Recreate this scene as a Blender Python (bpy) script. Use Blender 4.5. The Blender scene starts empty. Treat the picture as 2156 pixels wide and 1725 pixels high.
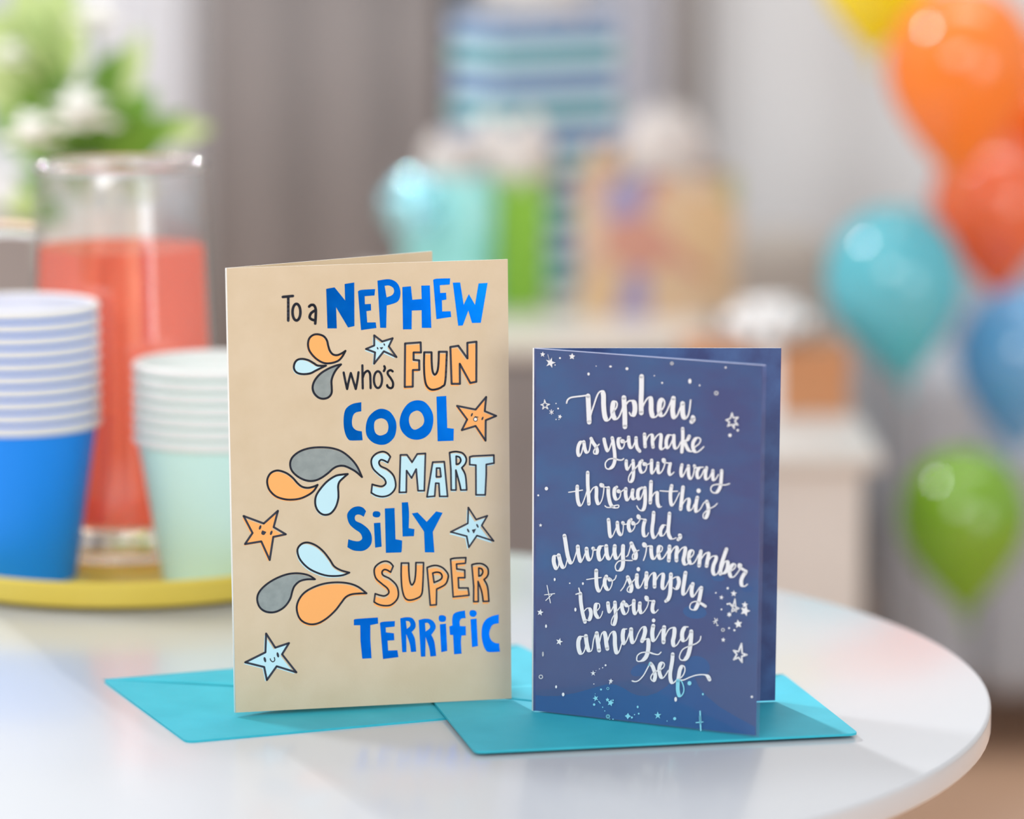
import bpy, bmesh, math, random
from mathutils import Vector, Matrix, noise
from mathutils.geometry import tessellate_polygon

# ------------------------------------------------------------------ camera, sky, sun, exposure
SC = bpy.context.scene
COL = SC.collection
TZ = 0.50                     # table top above the floor
PITCH, FPX, CX, CY = 0.1477, 8000.0, 1078.0, 862.5
EYE = Vector((0, 0, TZ + 0.3452))
cam = bpy.data.cameras.new('camera')
cam.sensor_width = 36.0
cam.lens = FPX / 2156.0 * 36.0
cam.clip_start, cam.clip_end = 0.05, 60
cam.dof.use_dof = True
cam.dof.focus_distance = 1.507
cam.dof.aperture_fstop = 4.2
camo = bpy.data.objects.new('camera', cam)
COL.objects.link(camo)
camo.location = EYE
camo.rotation_euler = (math.pi / 2 - PITCH, 0, 0)
SC.camera = camo

SC.view_settings.view_transform = 'Standard'
SC.view_settings.look = 'None'
SC.view_settings.exposure = 0.50
SC.view_settings.gamma = 1.0
SC.view_settings.use_curve_mapping = False
SC.cycles.use_denoising = True
SC.cycles.max_bounces = 14
SC.cycles.transmission_bounces = 12
SC.cycles.transparent_max_bounces = 16
SC.cycles.sample_clamp_indirect = 4.0

world = bpy.data.worlds.new('sky')
SC.world = world
world.use_nodes = True
bg = world.node_tree.nodes['Background']
bg.inputs[0].default_value = (0.965, 0.98, 1.0, 1)
bg.inputs[1].default_value = 0.50

def light(name, kind, energy, color, **kw):
    l = bpy.data.lights.new(name, kind)
    l.energy = energy
    l.color = color
    loc, look = kw.pop('loc', (0, 0, 3)), kw.pop('look', None)
    for k, v in kw.items():
        setattr(l, k, v)
    o = bpy.data.objects.new(name, l)
    COL.objects.link(o)
    o.location = loc
    if look is not None:
        o.rotation_euler = Vector(look).to_track_quat('-Z', 'Y').to_euler()
    return o

SUN_DIR = Vector((0.39, -0.92, -0.40)).normalized()
light('sun', 'SUN', 2.8, (0.99, 0.99, 1.0), angle=math.radians(3.0), loc=(-2, 6, 5), look=SUN_DIR)
light('daylight_from_side_window', 'AREA', 28, (0.97, 0.985, 1.0), shape='RECTANGLE', size=0.5, size_y=0.5,
      loc=(-1.7, 2.7, 2.6), look=(1.8, 0.0, -1.5))
light('fill_behind_camera', 'AREA', 46, (0.97, 0.985, 1.0), shape='RECTANGLE', size=2.2, size_y=1.2,
      loc=(-0.6, -1.5, 2.0), look=(0.6, 3.0, -1.4))  # unseen fill panel added to brighten the card fronts
light('daylight_through_front_window', 'AREA', 30, (0.97, 0.985, 1.0), shape='RECTANGLE', size=1.8, size_y=1.8,
      loc=(2.55, -1.66, 1.02), look=(-0.25, 1.0, 0.0))
light('back_wall_fill', 'AREA', 15, (0.98, 0.99, 1.0), shape='RECTANGLE', size=1.4, size_y=0.8,
      loc=(0.5, 2.7, 2.75), look=(0.1, 1.0, -1.1))  # overhead fill added to lift the back wall, no lamp hangs there

# ------------------------------------------------------------------ helpers
def lin(h):
    h = h.lstrip('#')
    out = []
    for i in (0, 2, 4):
        c = int(h[i:i + 2], 16) / 255
        out.append(c / 12.92 if c <= 0.04045 else ((c + 0.055) / 1.055) ** 2.4)
    return (*out, 1)

_F = Vector((0, math.cos(PITCH), -math.sin(PITCH)))
_U = Vector((0, math.sin(PITCH), math.cos(PITCH)))
def ray(u, v):
    return _F + Vector(((u - CX) / FPX, 0, 0)) - _U * ((v - CY) / FPX)
def at(u, v, Y):                       # measured point at distance Y
    r = ray(u, v)
    return EYE + r * (Y / r.y)
def flat(u, v, z):                     # measured point on a level surface
    r = ray(u, v)
    return EYE + r * ((z - EYE.z) / r.z)
def onplane(u, v, p0, n):
    r = ray(u, v)
    return EYE + r * ((p0 - EYE).dot(n) / r.dot(n))
def pxm(Y):
    return Y / FPX

def mat(name, base, rough=0.5, **kw):
    m = bpy.data.materials.new(name)
    m.use_nodes = True
    b = m.node_tree.nodes['Principled BSDF']
    b.inputs['Base Color'].default_value = lin(base) if isinstance(base, str) else base
    b.inputs['Roughness'].default_value = rough
    for k, v in kw.items():
        b.inputs[k.replace('_', ' ')].default_value = v
    return m

def nodes(m):
    nt = m.node_tree
    return nt, nt.nodes['Principled BSDF'], nt.nodes['Material Output']

def noisy(m, c1, c2, scale=8, detail=4, lo=0.35, hi=0.65, bump=0.0, bscale=None, stretch=None):
    nt, b, _ = nodes(m)
    tc = nt.nodes.new('ShaderNodeTexCoord')
    src = tc.outputs['Object']
    if stretch:
        mp = nt.nodes.new('ShaderNodeMapping')
        mp.inputs['Scale'].default_value = stretch
        nt.links.new(src, mp.inputs[0])
        src = mp.outputs[0]
    n = nt.nodes.new('ShaderNodeTexNoise')
    n.inputs['Scale'].default_value = scale
    n.inputs['Detail'].default_value = detail
    nt.links.new(src, n.inputs['Vector'])
    r = nt.nodes.new('ShaderNodeValToRGB')
    r.color_ramp.elements[0].position, r.color_ramp.elements[1].position = lo, hi
    r.color_ramp.elements[0].color, r.color_ramp.elements[1].color = lin(c1), lin(c2)
    nt.links.new(n.outputs['Fac'], r.inputs[0])
    nt.links.new(r.outputs[0], b.inputs['Base Color'])
    if bump:
        n2 = nt.nodes.new('ShaderNodeTexNoise')
        n2.inputs['Scale'].default_value = bscale or scale * 6
        nt.links.new(src, n2.inputs['Vector'])
        bp = nt.nodes.new('ShaderNodeBump')
        bp.inputs['Strength'].default_value = bump
        bp.inputs['Distance'].default_value = 0.0005
        nt.links.new(n2.outputs['Fac'], bp.inputs['Height'])
        nt.links.new(bp.outputs[0], b.inputs['Normal'])
    return m

def wloc(o):
    v = Vector((0, 0, 0))
    while o is not None:
        v += o.location
        o = o.parent
    return v

def tag(o, label=None, cat=None, group=None, kind=None):
    if label: o['label'] = label
    if cat: o['category'] = cat
    if group: o['group'] = group
    if kind: o['kind'] = kind
    return o

def thing(name, label, cat, loc, group=None):
    o = bpy.data.objects.new(name, None)
    o.empty_display_size = 0.02
    COL.objects.link(o)
    o.location = loc
    return tag(o, label, cat, group)

class MB:                               # collects verts (world) and faces, builds ONE mesh object
    def __init__(s):
        s.v, s.f, s.mi = [], [], []
    def add(s, vs, fs, mi=0):
        k = len(s.v)
        s.v += [Vector(p) for p in vs]
        s.f += [tuple(k + i for i in f) for f in fs]
        s.mi += [mi] * len(fs)
    def box(s, lo, hi, mi=0):
        x0, y0, z0 = lo; x1, y1, z1 = hi
        s.add([(x0, y0, z0), (x1, y0, z0), (x1, y1, z0), (x0, y1, z0), (x0, y0, z1), (x1, y0, z1), (x1, y1, z1), (x0, y1, z1)],
              [(0, 3, 2, 1), (4, 5, 6, 7), (0, 1, 5, 4), (1, 2, 6, 5), (2, 3, 7, 6), (3, 0, 4, 7)], mi)
    def lathe(s, prof, c, seg=48, mi=0, axis=None, close=False):
        rings, vs, fs = [], [], []
        M = axis or Matrix.Identity(3)
        c = Vector(c)
        for r, z in prof:
            if r < 1e-7:
                rings.append([len(vs)]); vs.append(c + M @ Vector((0, 0, z)))
            else:
                rings.append(list(range(len(vs), len(vs) + seg)))
                for i in range(seg):
                    a = 2 * math.pi * i / seg
                    vs.append(c + M @ Vector((r * math.cos(a), r * math.sin(a), z)))
        pairs = list(zip(rings, rings[1:])) + ([(rings[-1], rings[0])] if close else [])
        for A, B in pairs:
            for i in range(seg):
                j = (i + 1) % seg
                if len(A) == 1 and len(B) == 1: continue
                if len(A) == 1: fs.append((A[0], B[j], B[i]))
                elif len(B) == 1: fs.append((A[i], A[j], B[0]))
                else: fs.append((A[i], A[j], B[j], B[i]))
        s.add(vs, fs, mi)
    def tube(s, pts, r, seg=12, mi=0, caps=True):
        pts = [Vector(p) for p in pts]
        vs, fs = [], []
        n = len(pts)
        up = Vector((0.13, 0.27, 0.95))
        for i, p in enumerate(pts):
            t = (pts[min(i + 1, n - 1)] - pts[max(i - 1, 0)]).normalized()
            a = t.cross(up)
            if a.length < 1e-4: a = t.cross(Vector((1, 0, 0)))
            a.normalize(); b = t.cross(a)
            rr = r[i] if isinstance(r, (list, tuple)) else r
            for k in range(seg):
                w = 2 * math.pi * k / seg
                vs.append(p + a * math.cos(w) * rr + b * math.sin(w) * rr)
        for i in range(n - 1):
            for k in range(seg):
                l = (k + 1) % seg
                fs.append((i * seg + k, i * seg + l, (i + 1) * seg + l, (i + 1) * seg + k))
        if caps:
            fs.append(tuple(reversed(range(seg))))
            fs.append(tuple(range((n - 1) * seg, n * seg)))
        s.add(vs, fs, mi)
    def slab(s, q, d, mi=0, edge=1):    # q: 4 corners, d: thickness vector away from the seen face
        q = [Vector(p) for p in q]; b = [p + d for p in q]
        s.add(q, [(0, 1, 2, 3)], mi)
        s.add(b, [(3, 2, 1, 0)], mi)
        for i in range(4):
            j = (i + 1) % 4
            s.add([q[i], b[i], b[j], q[j]], [(0, 1, 2, 3)], edge)
    def build(s, name, mats, parent=None, smooth=False, bevel=0, solid=0, fix=True, subd=0):
        off = wloc(parent) if parent is not None else Vector((0, 0, 0))
        me = bpy.data.meshes.new(name)
        me.from_pydata([tuple(p - off) for p in s.v], [], s.f)
        for m in (mats if isinstance(mats, (list, tuple)) else [mats]):
            me.materials.append(m)
        me.polygons.foreach_set('material_index', s.mi)
        if fix:
            bm = bmesh.new(); bm.from_mesh(me)
            bmesh.ops.remove_doubles(bm, verts=bm.verts, dist=1e-6)
            bmesh.ops.recalc_face_normals(bm, faces=bm.faces)
            bm.to_mesh(me); bm.free()
        if smooth:
            me.polygons.foreach_set('use_smooth', [True] * len(me.polygons))
            if smooth != 'all':
                me.set_sharp_from_angle(angle=math.radians(40))
        me.update()
        o = bpy.data.objects.new(name, me)
        COL.objects.link(o)
        o.parent = parent
        if bevel:
            m = o.modifiers.new('bevel', 'BEVEL'); m.width = bevel; m.segments = 3; m.limit_method = 'ANGLE'
        if subd:
            m = o.modifiers.new('subdivision', 'SUBSURF'); m.levels = m.render_levels = subd
        if solid:
            m = o.modifiers.new('solidify', 'SOLIDIFY'); m.thickness = solid
        return o

def copy_thing(root, loc, label):
    r = root.copy(); COL.objects.link(r); r.location = loc; r['label'] = label
    for ch in list(root.children):
        c = ch.copy(); COL.objects.link(c); c.parent = r
        for g in ch.children:
            d = g.copy(); COL.objects.link(d); d.parent = c
    return r

# ------------------------------------------------------------------ materials
M = {}
M['wall'] = noisy(mat('painted wall', '#D6D4D2', 0.85), '#CBCBCB', '#D1D1D1', 3)
M['wall_taupe'] = noisy(mat('taupe wall', '#9A928F', 0.85), '#968E8B', '#9F9794', 3)
M['floor'] = noisy(mat('wood floor', '#DEB597', 0.35), '#D6A986', '#E4BFA4', 6, stretch=(1.2, 14, 1))
M['white'] = mat('white paint', '#EDEDEC', 0.5)
M['table'] = mat('white table lacquer', '#C7CACE', 0.2)
M['table'].node_tree.nodes['Principled BSDF'].inputs['Coat Weight'].default_value = 0.1
M['table'].node_tree.nodes['Principled BSDF'].inputs['Coat Roughness'].default_value = 0.08
M['dark_wood'] = noisy(mat('dark wood', '#5A4438', 0.5), '#4E3A30', '#66503F', 8, stretch=(1, 8, 1))
M['kraft'] = noisy(mat('tan card stock', '#CFB896', 0.62), '#D0BD9E', '#D5C3A6', 60, bump=0.12, bscale=1500)
M['paper_edge'] = mat('paper edge', '#F4F2EE', 0.8)
M['ink'] = mat('charcoal ink', '#22293A', 0.55)
M['orange_ink'] = mat('orange ink', '#FBAF62', 0.55)
M['sky_ink'] = mat('pale blue ink', '#BFE6F0', 0.55)
M['gray_ink'] = noisy(mat('grey ink', '#8C9796', 0.6), '#879291', '#929C9B', 300)
M['white_ink'] = mat('white ink', '#F2EEE6', 0.6)
M['foil'] = noisy(mat('blue foil', '#0064E8', 0.17, Metallic=0.97), '#0070E8', '#047AF2', 200, bump=0.006, bscale=2600)
M['navy'] = noisy(mat('night sky print', '#3F5A96', 0.5), '#34477F', '#1F6C9C', 18, detail=8, lo=0.38, hi=0.64, bump=0.08, bscale=2500, stretch=(1, 1, 2.0))
_nt, _b, _ = nodes(M['navy'])            # the print turns to a dusky violet towards its foot
_tc = _nt.nodes.new('ShaderNodeTexCoord'); _sp = _nt.nodes.new('ShaderNodeSeparateXYZ'); _nt.links.new(_tc.outputs['Object'], _sp.inputs[0])
_mr = _nt.nodes.new('ShaderNodeMapRange'); _mr.inputs['From Min'].default_value = 0.06; _mr.inputs['From Max'].default_value = 0.018
_mr.inputs['To Max'].default_value = 0.75; _nt.links.new(_sp.outputs['Z'], _mr.inputs['Value'])
_mx = _nt.nodes.new('ShaderNodeMix'); _mx.data_type = 'RGBA'; _nt.links.new(_mr.outputs[0], _mx.inputs[0])
_nt.links.new(_b.inputs['Base Color'].links[0].from_socket, _mx.inputs[6]); _mx.inputs[7].default_value = lin('#4E5A80'); _nt.links.new(_mx.outputs[2], _b.inputs['Base Color'])
M['navy_back'] = noisy(mat('night sky print back', '#39508A', 0.5), '#22306A', '#3D6098', 60, detail=10, lo=0.34, hi=0.68)
M['hill'] = noisy(mat('teal hill print', '#21608F', 0.5), '#0C5490', '#14639A', 28, detail=6)
M['haze'] = noisy(mat('dusk print', '#5A5F8C', 0.55), '#565A86', '#5B6696', 25, detail=6)
M['script'] = mat('white foil script', '#EDF0F4', 0.35)
M['script_cyan'] = mat('pale cyan script', '#8FDDF0', 0.35)
M['teal'] = noisy(mat('teal envelope paper', '#38B8CC', 0.5, Specular_IOR_Level=0.25), '#34B4C8', '#3CBCD0', 40, bump=0.08, bscale=1800)
M['yellow'] = noisy(mat('yellow enamel', '#E4CC52', 0.3), '#E1C84C', '#E8D15C', 10)
M['blue_cup'] = mat('blue paper cup', '#0090FF', 0.5)
M['mint_cup'] = mat('mint paper cup', '#D2F5EE', 0.4)
M['cup_white'] = mat('white cup rim', '#F1F0EE', 0.45)
M['sheer'] = None

def transl(name, col, amount, rough=0.8, thru=0.0):   # cloth, petals, balloon skin: partly lets light through
    m = mat(name, col, rough)
    nt, b, out = nodes(m)
    t = nt.nodes.new('ShaderNodeBsdfTranslucent')
    t.inputs[0].default_value = lin(col)
    mx = nt.nodes.new('ShaderNodeMixShader'); mx.inputs[0].default_value = amount
    nt.links.new(b.outputs[0], mx.inputs[1]); nt.links.new(t.outputs[0], mx.inputs[2])
    last = mx
    if thru:
        tr = nt.nodes.new('ShaderNodeBsdfTransparent')
        m2 = nt.nodes.new('ShaderNodeMixShader'); m2.inputs[0].default_value = thru
        nt.links.new(mx.outputs[0], m2.inputs[1]); nt.links.new(tr.outputs[0], m2.inputs[2])
        last = m2
    nt.links.new(last.outputs[0], out.inputs[0])
    return m

def clear(name, tint=(1, 1, 1, 1), rough=0.03, haze=0.0, haze_col='#FFFFFF', ior=1.45, edge=0.8):   # thin pane: clear with a gloss
    m = bpy.data.materials.new(name); m.use_nodes = True
    nt = m.node_tree
    nt.nodes.remove(nt.nodes['Principled BSDF']); out = nt.nodes['Material Output']
    tr = nt.nodes.new('ShaderNodeBsdfTransparent'); tr.inputs[0].default_value = tint
    gl = nt.nodes.new('ShaderNodeBsdfGlossy'); gl.inputs['Roughness'].default_value = rough
    lw = nt.nodes.new('ShaderNodeLayerWeight'); lw.inputs['Blend'].default_value = 0.5   # Schlick, same on both faces
    pw = nt.nodes.new('ShaderNodeMath'); pw.operation = 'POWER'; pw.inputs[1].default_value = 5.0
    fr = nt.nodes.new('ShaderNodeMath'); fr.operation = 'MULTIPLY_ADD'
    f0 = ((ior - 1) / (ior + 1)) ** 2; fr.inputs[1].default_value = edge; fr.inputs[2].default_value = f0
    nt.links.new(lw.outputs['Facing'], pw.inputs[0]); nt.links.new(pw.outputs[0], fr.inputs[0])
    mx = nt.nodes.new('ShaderNodeMixShader')
    a = tr
    if haze:
        df = nt.nodes.new('ShaderNodeBsdfDiffuse'); df.inputs[0].default_value = lin(haze_col)
        h = nt.nodes.new('ShaderNodeMixShader'); h.inputs[0].default_value = haze
        nt.links.new(tr.outputs[0], h.inputs[1]); nt.links.new(df.outputs[0], h.inputs[2]); a = h
    nt.links.new(fr.outputs[0], mx.inputs[0])
    nt.links.new(a.outputs[0], mx.inputs[1]); nt.links.new(gl.outputs[0], mx.inputs[2])
    nt.links.new(mx.outputs[0], out.inputs[0])
    return m

def glass(name, col, ior, rough=0.0):
    m = bpy.data.materials.new(name); m.use_nodes = True
    nt = m.node_tree
    nt.nodes.remove(nt.nodes['Principled BSDF']); out = nt.nodes['Material Output']
    g = nt.nodes.new('ShaderNodeBsdfGlass')
    g.inputs['Color'].default_value = col; g.inputs['IOR'].default_value = ior; g.inputs['Roughness'].default_value = rough
    nt.links.new(g.outputs[0], out.inputs[0])
    return m

M['sheer'] = transl('sheer curtain', '#F1F1F3', 0.5, 0.9, thru=0.25)
M['drape'] = noisy(mat('taupe drape', '#8B8787', 0.9), '#878383', '#908C8C', 5)
M['pane'] = clear('window pane', ior=1.3)
M['acetate'] = clear('clear acetate', (0.95, 0.96, 1.0, 1), 0.06, 0.07, '#8C98C4', 1.35)
M['glass'] = clear('pitcher glass', (0.97, 0.975, 0.98, 1), 0.03, 0.0, ior=1.75, edge=0.45)
M['thick_glass'] = glass('thick glass', (0.99, 0.99, 0.99, 1), 1.45, 0.02)
M['lemonade'] = glass('pink lemonade', lin('#FFC8B4'), 1.34, 0.03)
_nt = M['lemonade'].node_tree; _o = _nt.nodes['Material Output']; _g = _o.inputs[0].links[0].from_node
_t = _nt.nodes.new('ShaderNodeBsdfTranslucent'); _t.inputs[0].default_value = lin('#FF9A80')
_d = _nt.nodes.new('ShaderNodeBsdfDiffuse'); _d.inputs[0].default_value = lin('#FFA088')
_m = _nt.nodes.new('ShaderNodeMixShader'); _m.inputs[0].default_value = 0.35
_nt.links.new(_t.outputs[0], _m.inputs[1]); _nt.links.new(_d.outputs[0], _m.inputs[2])
_k = _nt.nodes.new('ShaderNodeMixShader'); _k.inputs[0].default_value = 0.5
_nt.links.new(_g.outputs[0], _k.inputs[1]); _nt.links.new(_m.outputs[0], _k.inputs[2]); _nt.links.new(_k.outputs[0], _o.inputs[0])
M['tissue'] = transl('tissue paper', '#EDE6E2', 0.35)
M['tissue_peach'] = transl('peach tissue paper', '#E6C6A2', 0.35)
M['leaf'] = transl('leaf', '#6C9A30', 0.35, 0.5)
M['leaf_pale'] = transl('pale leaf', '#B7CC8A', 0.4, 0.5)
M['petal'] = transl('white petal', '#FBFBF8', 0.5, 0.7)
M['ceramic'] = mat('white ceramic', '#DFE2DC', 0.3)

# ------------------------------------------------------------------ the setting
def struct(name, mb, m, **kw):
    return tag(mb.build(name, m, **kw), kind='structure')

b = MB(); b.box((-4, -1.8, -0.05), (4, 4.5, 0)); struct('floor', b, M['floor'])
WY = 4.25
W1L, W1R = -2.3, at(415, 300, WY).x
W2L, W2R = at(960, 300, WY).x, at(1400, 300, WY).x
HT = 2.7
b = MB()
b.box((-4, WY, 0), (W1L, WY + 0.12, HT)); b.box((W1L, WY, 2.62), (W1R, WY + 0.12, HT)); b.box((W1L, WY, 0), (W1R, WY + 0.12, 0.43))
struct('wall_back_window_side', b, M['wall_taupe'])
b = MB(); b.box((W1R, WY, 0), (W2L, WY + 0.12, HT)); struct('wall_back_middle', b, M['wall_taupe'])
b = MB(); b.box((W2L, WY, 2.3), (W2R, WY + 0.12, HT)); b.box((W2L, WY, 0), (W2R, WY + 0.12, 0.3)); struct('wall_back_below_window', b, M['wall'])
b = MB(); b.box((W2R, WY, 0), (4, WY + 0.12, HT)); struct('wall_back_right', b, M['wall'])
b = MB(); b.box((W2R + 0.02, WY - 0.02, 0), (4, WY, 0.11)); struct('baseboard_back', b, M['dark_wood'])
# unseen dark wall added for the foil to mirror, glazed opening on its right
b = MB(); b.box((-4, -1.8, 0), (1.42, -1.68, HT)); b.box((1.42, -1.8, 2.3), (4, -1.68, HT)); struct('wall_front', b, M['dark_wood'])
def window(name, x0, x1, z0, z1, y, mull):
    r = bpy.data.objects.new(name, None); COL.objects.link(r); r.location = ((x0 + x1) / 2, y, z0); tag(r, kind='structure')
    f = MB(); w = 0.045
    f.box((x0, y, z0), (x0 + w, y + 0.06, z1)); f.box((x1 - w, y, z0), (x1, y + 0.06, z1))
    f.box((x0 + w, y, z0), (x1 - w, y + 0.06, z0 + w)); f.box((x0 + w, y, z1 - w), (x1 - w, y + 0.06, z1))
    for k in range(1, mull):
        xm = x0 + (x1 - x0) * k / mull
        f.box((xm - 0.02, y, z0 + w), (xm + 0.02, y + 0.06, z1 - w))
    f.build('window_frame', M['white'], r)
    p = MB(); p.box((x0 + w, y + 0.028, z0 + w), (x1 - w, y + 0.032, z1 - w)); p.build('window_pane', M['pane'], r)
window('window_1', W1L, W1R, 0.43, 2.62, WY + 0.03, 2)
window('window_2', W2L, W2R, 0.3, 2.3, WY + 0.03, 1)
window('window_3', 1.42, 4, 0, 2.3, -1.77, 2)

# ------------------------------------------------------------------ the round table
TC, TR = Vector((-0.1208, 1.5463, 0)), 0.3177
t = thing('round_table', 'white glossy round side table carrying the two greeting cards', 'table', (TC.x, TC.y, 0))
b = MB()
th, bv = 0.0112, 0.0018
prof = [(0, TZ - th), (TR - bv, TZ - th)]
prof += [(TR - bv + bv * math.sin(a), TZ - th + bv - bv * math.cos(a)) for a in (0.5, 1.0, 1.57)]
prof += [(TR - bv + bv * math.cos(a), TZ - bv + bv * math.sin(a)) for a in (0, 0.5, 1.0, 1.57)] + [(0, TZ)]
b.lathe(prof, TC, 160); b.build('tabletop', M['table'], t, smooth=True)
b = MB(); b.lathe([(0, 0.012), (0.025, 0.012), (0.025, TZ - th - 0.004), (0.06, TZ - th), (0, TZ - th)], TC, 32); b.build('pedestal', M['white'], t, smooth=True)
b = MB(); b.lathe([(0, 0), (0.2, 0), (0.2, 0.008), (0.03, 0.014), (0, 0.014)], TC, 64); b.build('base', M['white'], t, smooth=True)

# ------------------------------------------------------------------ envelopes
def rounded(corners, r, n=5):
    out = []
    for i, c in enumerate(corners):
        p, q = corners[i - 1], corners[(i + 1) % len(corners)]
        a, d = c + (p - c).normalized() * r, c + (q - c).normalized() * r
        for k in range(n + 1):
            s = k / n
            out.append(a * (1 - s) ** 2 + c * 2 * s * (1 - s) + d * s * s)
    return out
def prism(mb, pts, z0, z1, mi=0):
    n = len(pts)
    mb.add([(p.x, p.y, z0) for p in pts] + [(p.x, p.y, z1) for p in pts],
           [tuple(reversed(range(n))), tuple(range(n, 2 * n))] + [(i, (i + 1) % n, n + (i + 1) % n, n + i) for i in range(n)], mi)
EN1, EN2 = TZ + 0.0013, TZ + 0.0026
def envelope(label, near_l, along, L, Wd, z0, z1, tip, lift):
    a = along.normalized(); up = Vector((-a.y, a.x, 0))
    c = [near_l, near_l + a * L, near_l + a * L + up * Wd, near_l + up * Wd]
    c = [Vector((p.x, p.y, 0)) for p in c]
    mid = sum(c, Vector()) / 4
    root = thing('envelope', label, 'envelope', (mid.x, mid.y, z0), 'envelopes under the greeting cards')
    m = MB(); prism(m, rounded(c, 0.004), z0, z1 - 0.0004); m.build('body', M['teal'], root)
    # pointed flap lying closed on top, its outer edge lifting slightly
    f = MB(); n = 14
    e0, e1, tp = c[tip[0]], c[tip[1]], c[tip[0]] * 0.5 + c[tip[1]] * 0.5 + (mid - (c[tip[0]] + c[tip[1]]) / 2) * tip[2]
    vs, fs = [], []
    for i in range(n + 1):
        s = i / n
        for j in range(n + 1):
            w = j / n
            p = (e0 * (1 - s) + e1 * s) * (1 - w) + tp * w
            z = z1 + lift * math.sin(math.pi * min(1, w * 1.1)) * (1 - 0.7 * s) * (4 * s * (1 - s) * 0.5 + 0.5)
            vs.append((p.x, p.y, z - 0.0003 * (1 - w)))
    for i in range(n):
        for j in range(n):
            k = i * (n + 1) + j
            fs.append((k, k + 1, k + n + 2, k + n + 1))
    f.add(vs, fs); f.build('flap', M['teal'], root, smooth='all', solid=0.0002)
    return root
p1 = flat(393, 1566, TZ); q1 = flat(932, 1517, TZ)
envelope('teal paper envelope under the tan card, partly beneath the other envelope', p1, q1 - p1, 0.187, 0.119, TZ, EN1, (2, 3, 1.12), 0.0009)
p2 = flat(1000, 1595, TZ); q2 = flat(1808, 1556, TZ)
envelope('teal paper envelope under the dark blue card, overlapping the other envelope', p2, q2 - p2, 0.1525, 0.109, EN1, EN2, (2, 3, 1.05), 0.0)

# ------------------------------------------------------------------ tray, cups, pitcher
TRC = Vector((-0.1835, 1.796, TZ))
b = MB()
R0 = 0.103
b.lathe([(0, 0.0), (R0 - 0.006, 0.0), (R0 - 0.001, 0.0025), (R0 + 0.0005, 0.0125), (R0 - 0.0005, 0.0138), (R0 - 0.003, 0.013),
         (R0 - 0.0052, 0.0045), (R0 - 0.011, 0.003), (0, 0.003)], TRC, 96)
o = b.build('tray', M['yellow'], smooth=True); tag(o, 'round yellow tray with a low lip holding cups and pitcher', 'tray')
TT = TZ + 0.003
def stack(px, Yc, v_top, v_bot, n, mname, colour, first_label):
    top = at(px, v_top, Yc); rtop = 178 * pxm(Yc + 0.02); step = (at(px, v_top, Yc).z - at(px, v_bot, Yc).z) / (n - 1)
    Hc = top.z - step * (n - 1) - TT; rbot = rtop * 0.68
    c = Vector((top.x, Yc, TT))
    ordinal = ['bottom', 'second', 'third', 'fourth', 'fifth', 'sixth', 'seventh', 'eighth', 'ninth', 'topmost']
    for k in range(n):
        lab = first_label(k, n, ordinal)
        if k == 0:
            root = thing('paper_cup', lab, 'paper cup', c, colour + ' paper cups stacked on the tray')
            m = MB(); w = 0.0004
            rr = rtop - 0.0016
            m.lathe([(0, 0.004), (rbot - 0.001, 0.004), (rbot - 0.0006, 0.0), (rbot, 0.0), (rr, Hc), (rr - w, Hc), (rbot - w - 0.0004, 0.0046), (0, 0.0046)], c, 56)
            m.build('cup_body', [M[mname]], root, smooth=True)
            m = MB(); r1 = 0.0019
            m.lathe([(rr + 0.0004 + r1 * math.cos(a) * 0.9, Hc + r1 * 1.15 * math.sin(a)) for a in [2 * math.pi * i / 12 for i in range(12)]], c, 56, close=True)
            m.build('rim', M['cup_white'], root, smooth=True)
            m = MB()
            m.lathe([(rbot - 0.0006, 0.0055), (rr - 0.0006, Hc - 0.001)], c, 56); m.build('lining', M['cup_white'], root, smooth=True)
            proto = root
        else:
            copy_thing(proto, c + Vector((0, 0, step * k)), lab)
stack(29, 1.765, 645, 885, 10, 'blue_cup', 'blue',
      lambda k, n, w: ('bottom blue paper cup of the tall stack, its blue side showing' if k == 0 else
                       'topmost blue paper cup of the tall stack, open white mouth' if k == n - 1 else
                       w[k] + ' blue paper cup from the bottom of the tall stack, only its rim showing'))
stack(458, 1.765, 768, 918, 7, 'mint_cup', 'mint',
      lambda k, n, w: ('bottom mint green paper cup of the short stack, its pale side showing' if k == 0 else
                       'topmost mint green paper cup of the short stack, open white mouth' if k == n - 1 else
                       w[k] + ' mint green paper cup from the bottom of the short stack, only its rim showing'))

PC = Vector((at(266, 1199, 1.835).x, 1.835, TT)); k = pxm(1.86)
Hp = at(266, 347, 1.835).z - TT
Ra, Rb = 0.0485, 178 * k
def rad(z): return Ra + (Rb - Ra) * (z / Hp)
root = thing('pitcher', 'clear glass pitcher of pink lemonade on the yellow tray', 'pitcher', PC)
b = MB(); wt = 0.0026; zb = 0.017
prof = [(0, 0.0), (Ra - 0.004, 0.0), (Ra - 0.0008, 0.0015), (Ra, 0.005)]
prof += [(rad(z), z) for z in [Hp * i / 10 for i in range(1, 10)]] + [(Rb, Hp - 0.0015), (Rb - 0.0006, Hp), (Rb - wt + 0.0006, Hp), (Rb - wt, Hp - 0.0015)]
prof += [(rad(z) - wt, z) for z in [Hp * i / 10 for i in range(9, 1, -1)]] + [(rad(zb) - wt - 0.001, zb + 0.003), (rad(zb) - wt - 0.006, zb), (0, zb)]
b.lathe(prof, PC, 72); b.build('glass_body', M['glass'], root, smooth=True)
b = MB(); b.lathe([(Rb - wt / 2 + 0.0019 * math.cos(a), Hp - 0.0006 + 0.0022 * math.sin(a)) for a in [2 * math.pi * i / 14 for i in range(14)]], PC, 96, close=True)
b.build('rim', M['thick_glass'], root, smooth='all')
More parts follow.
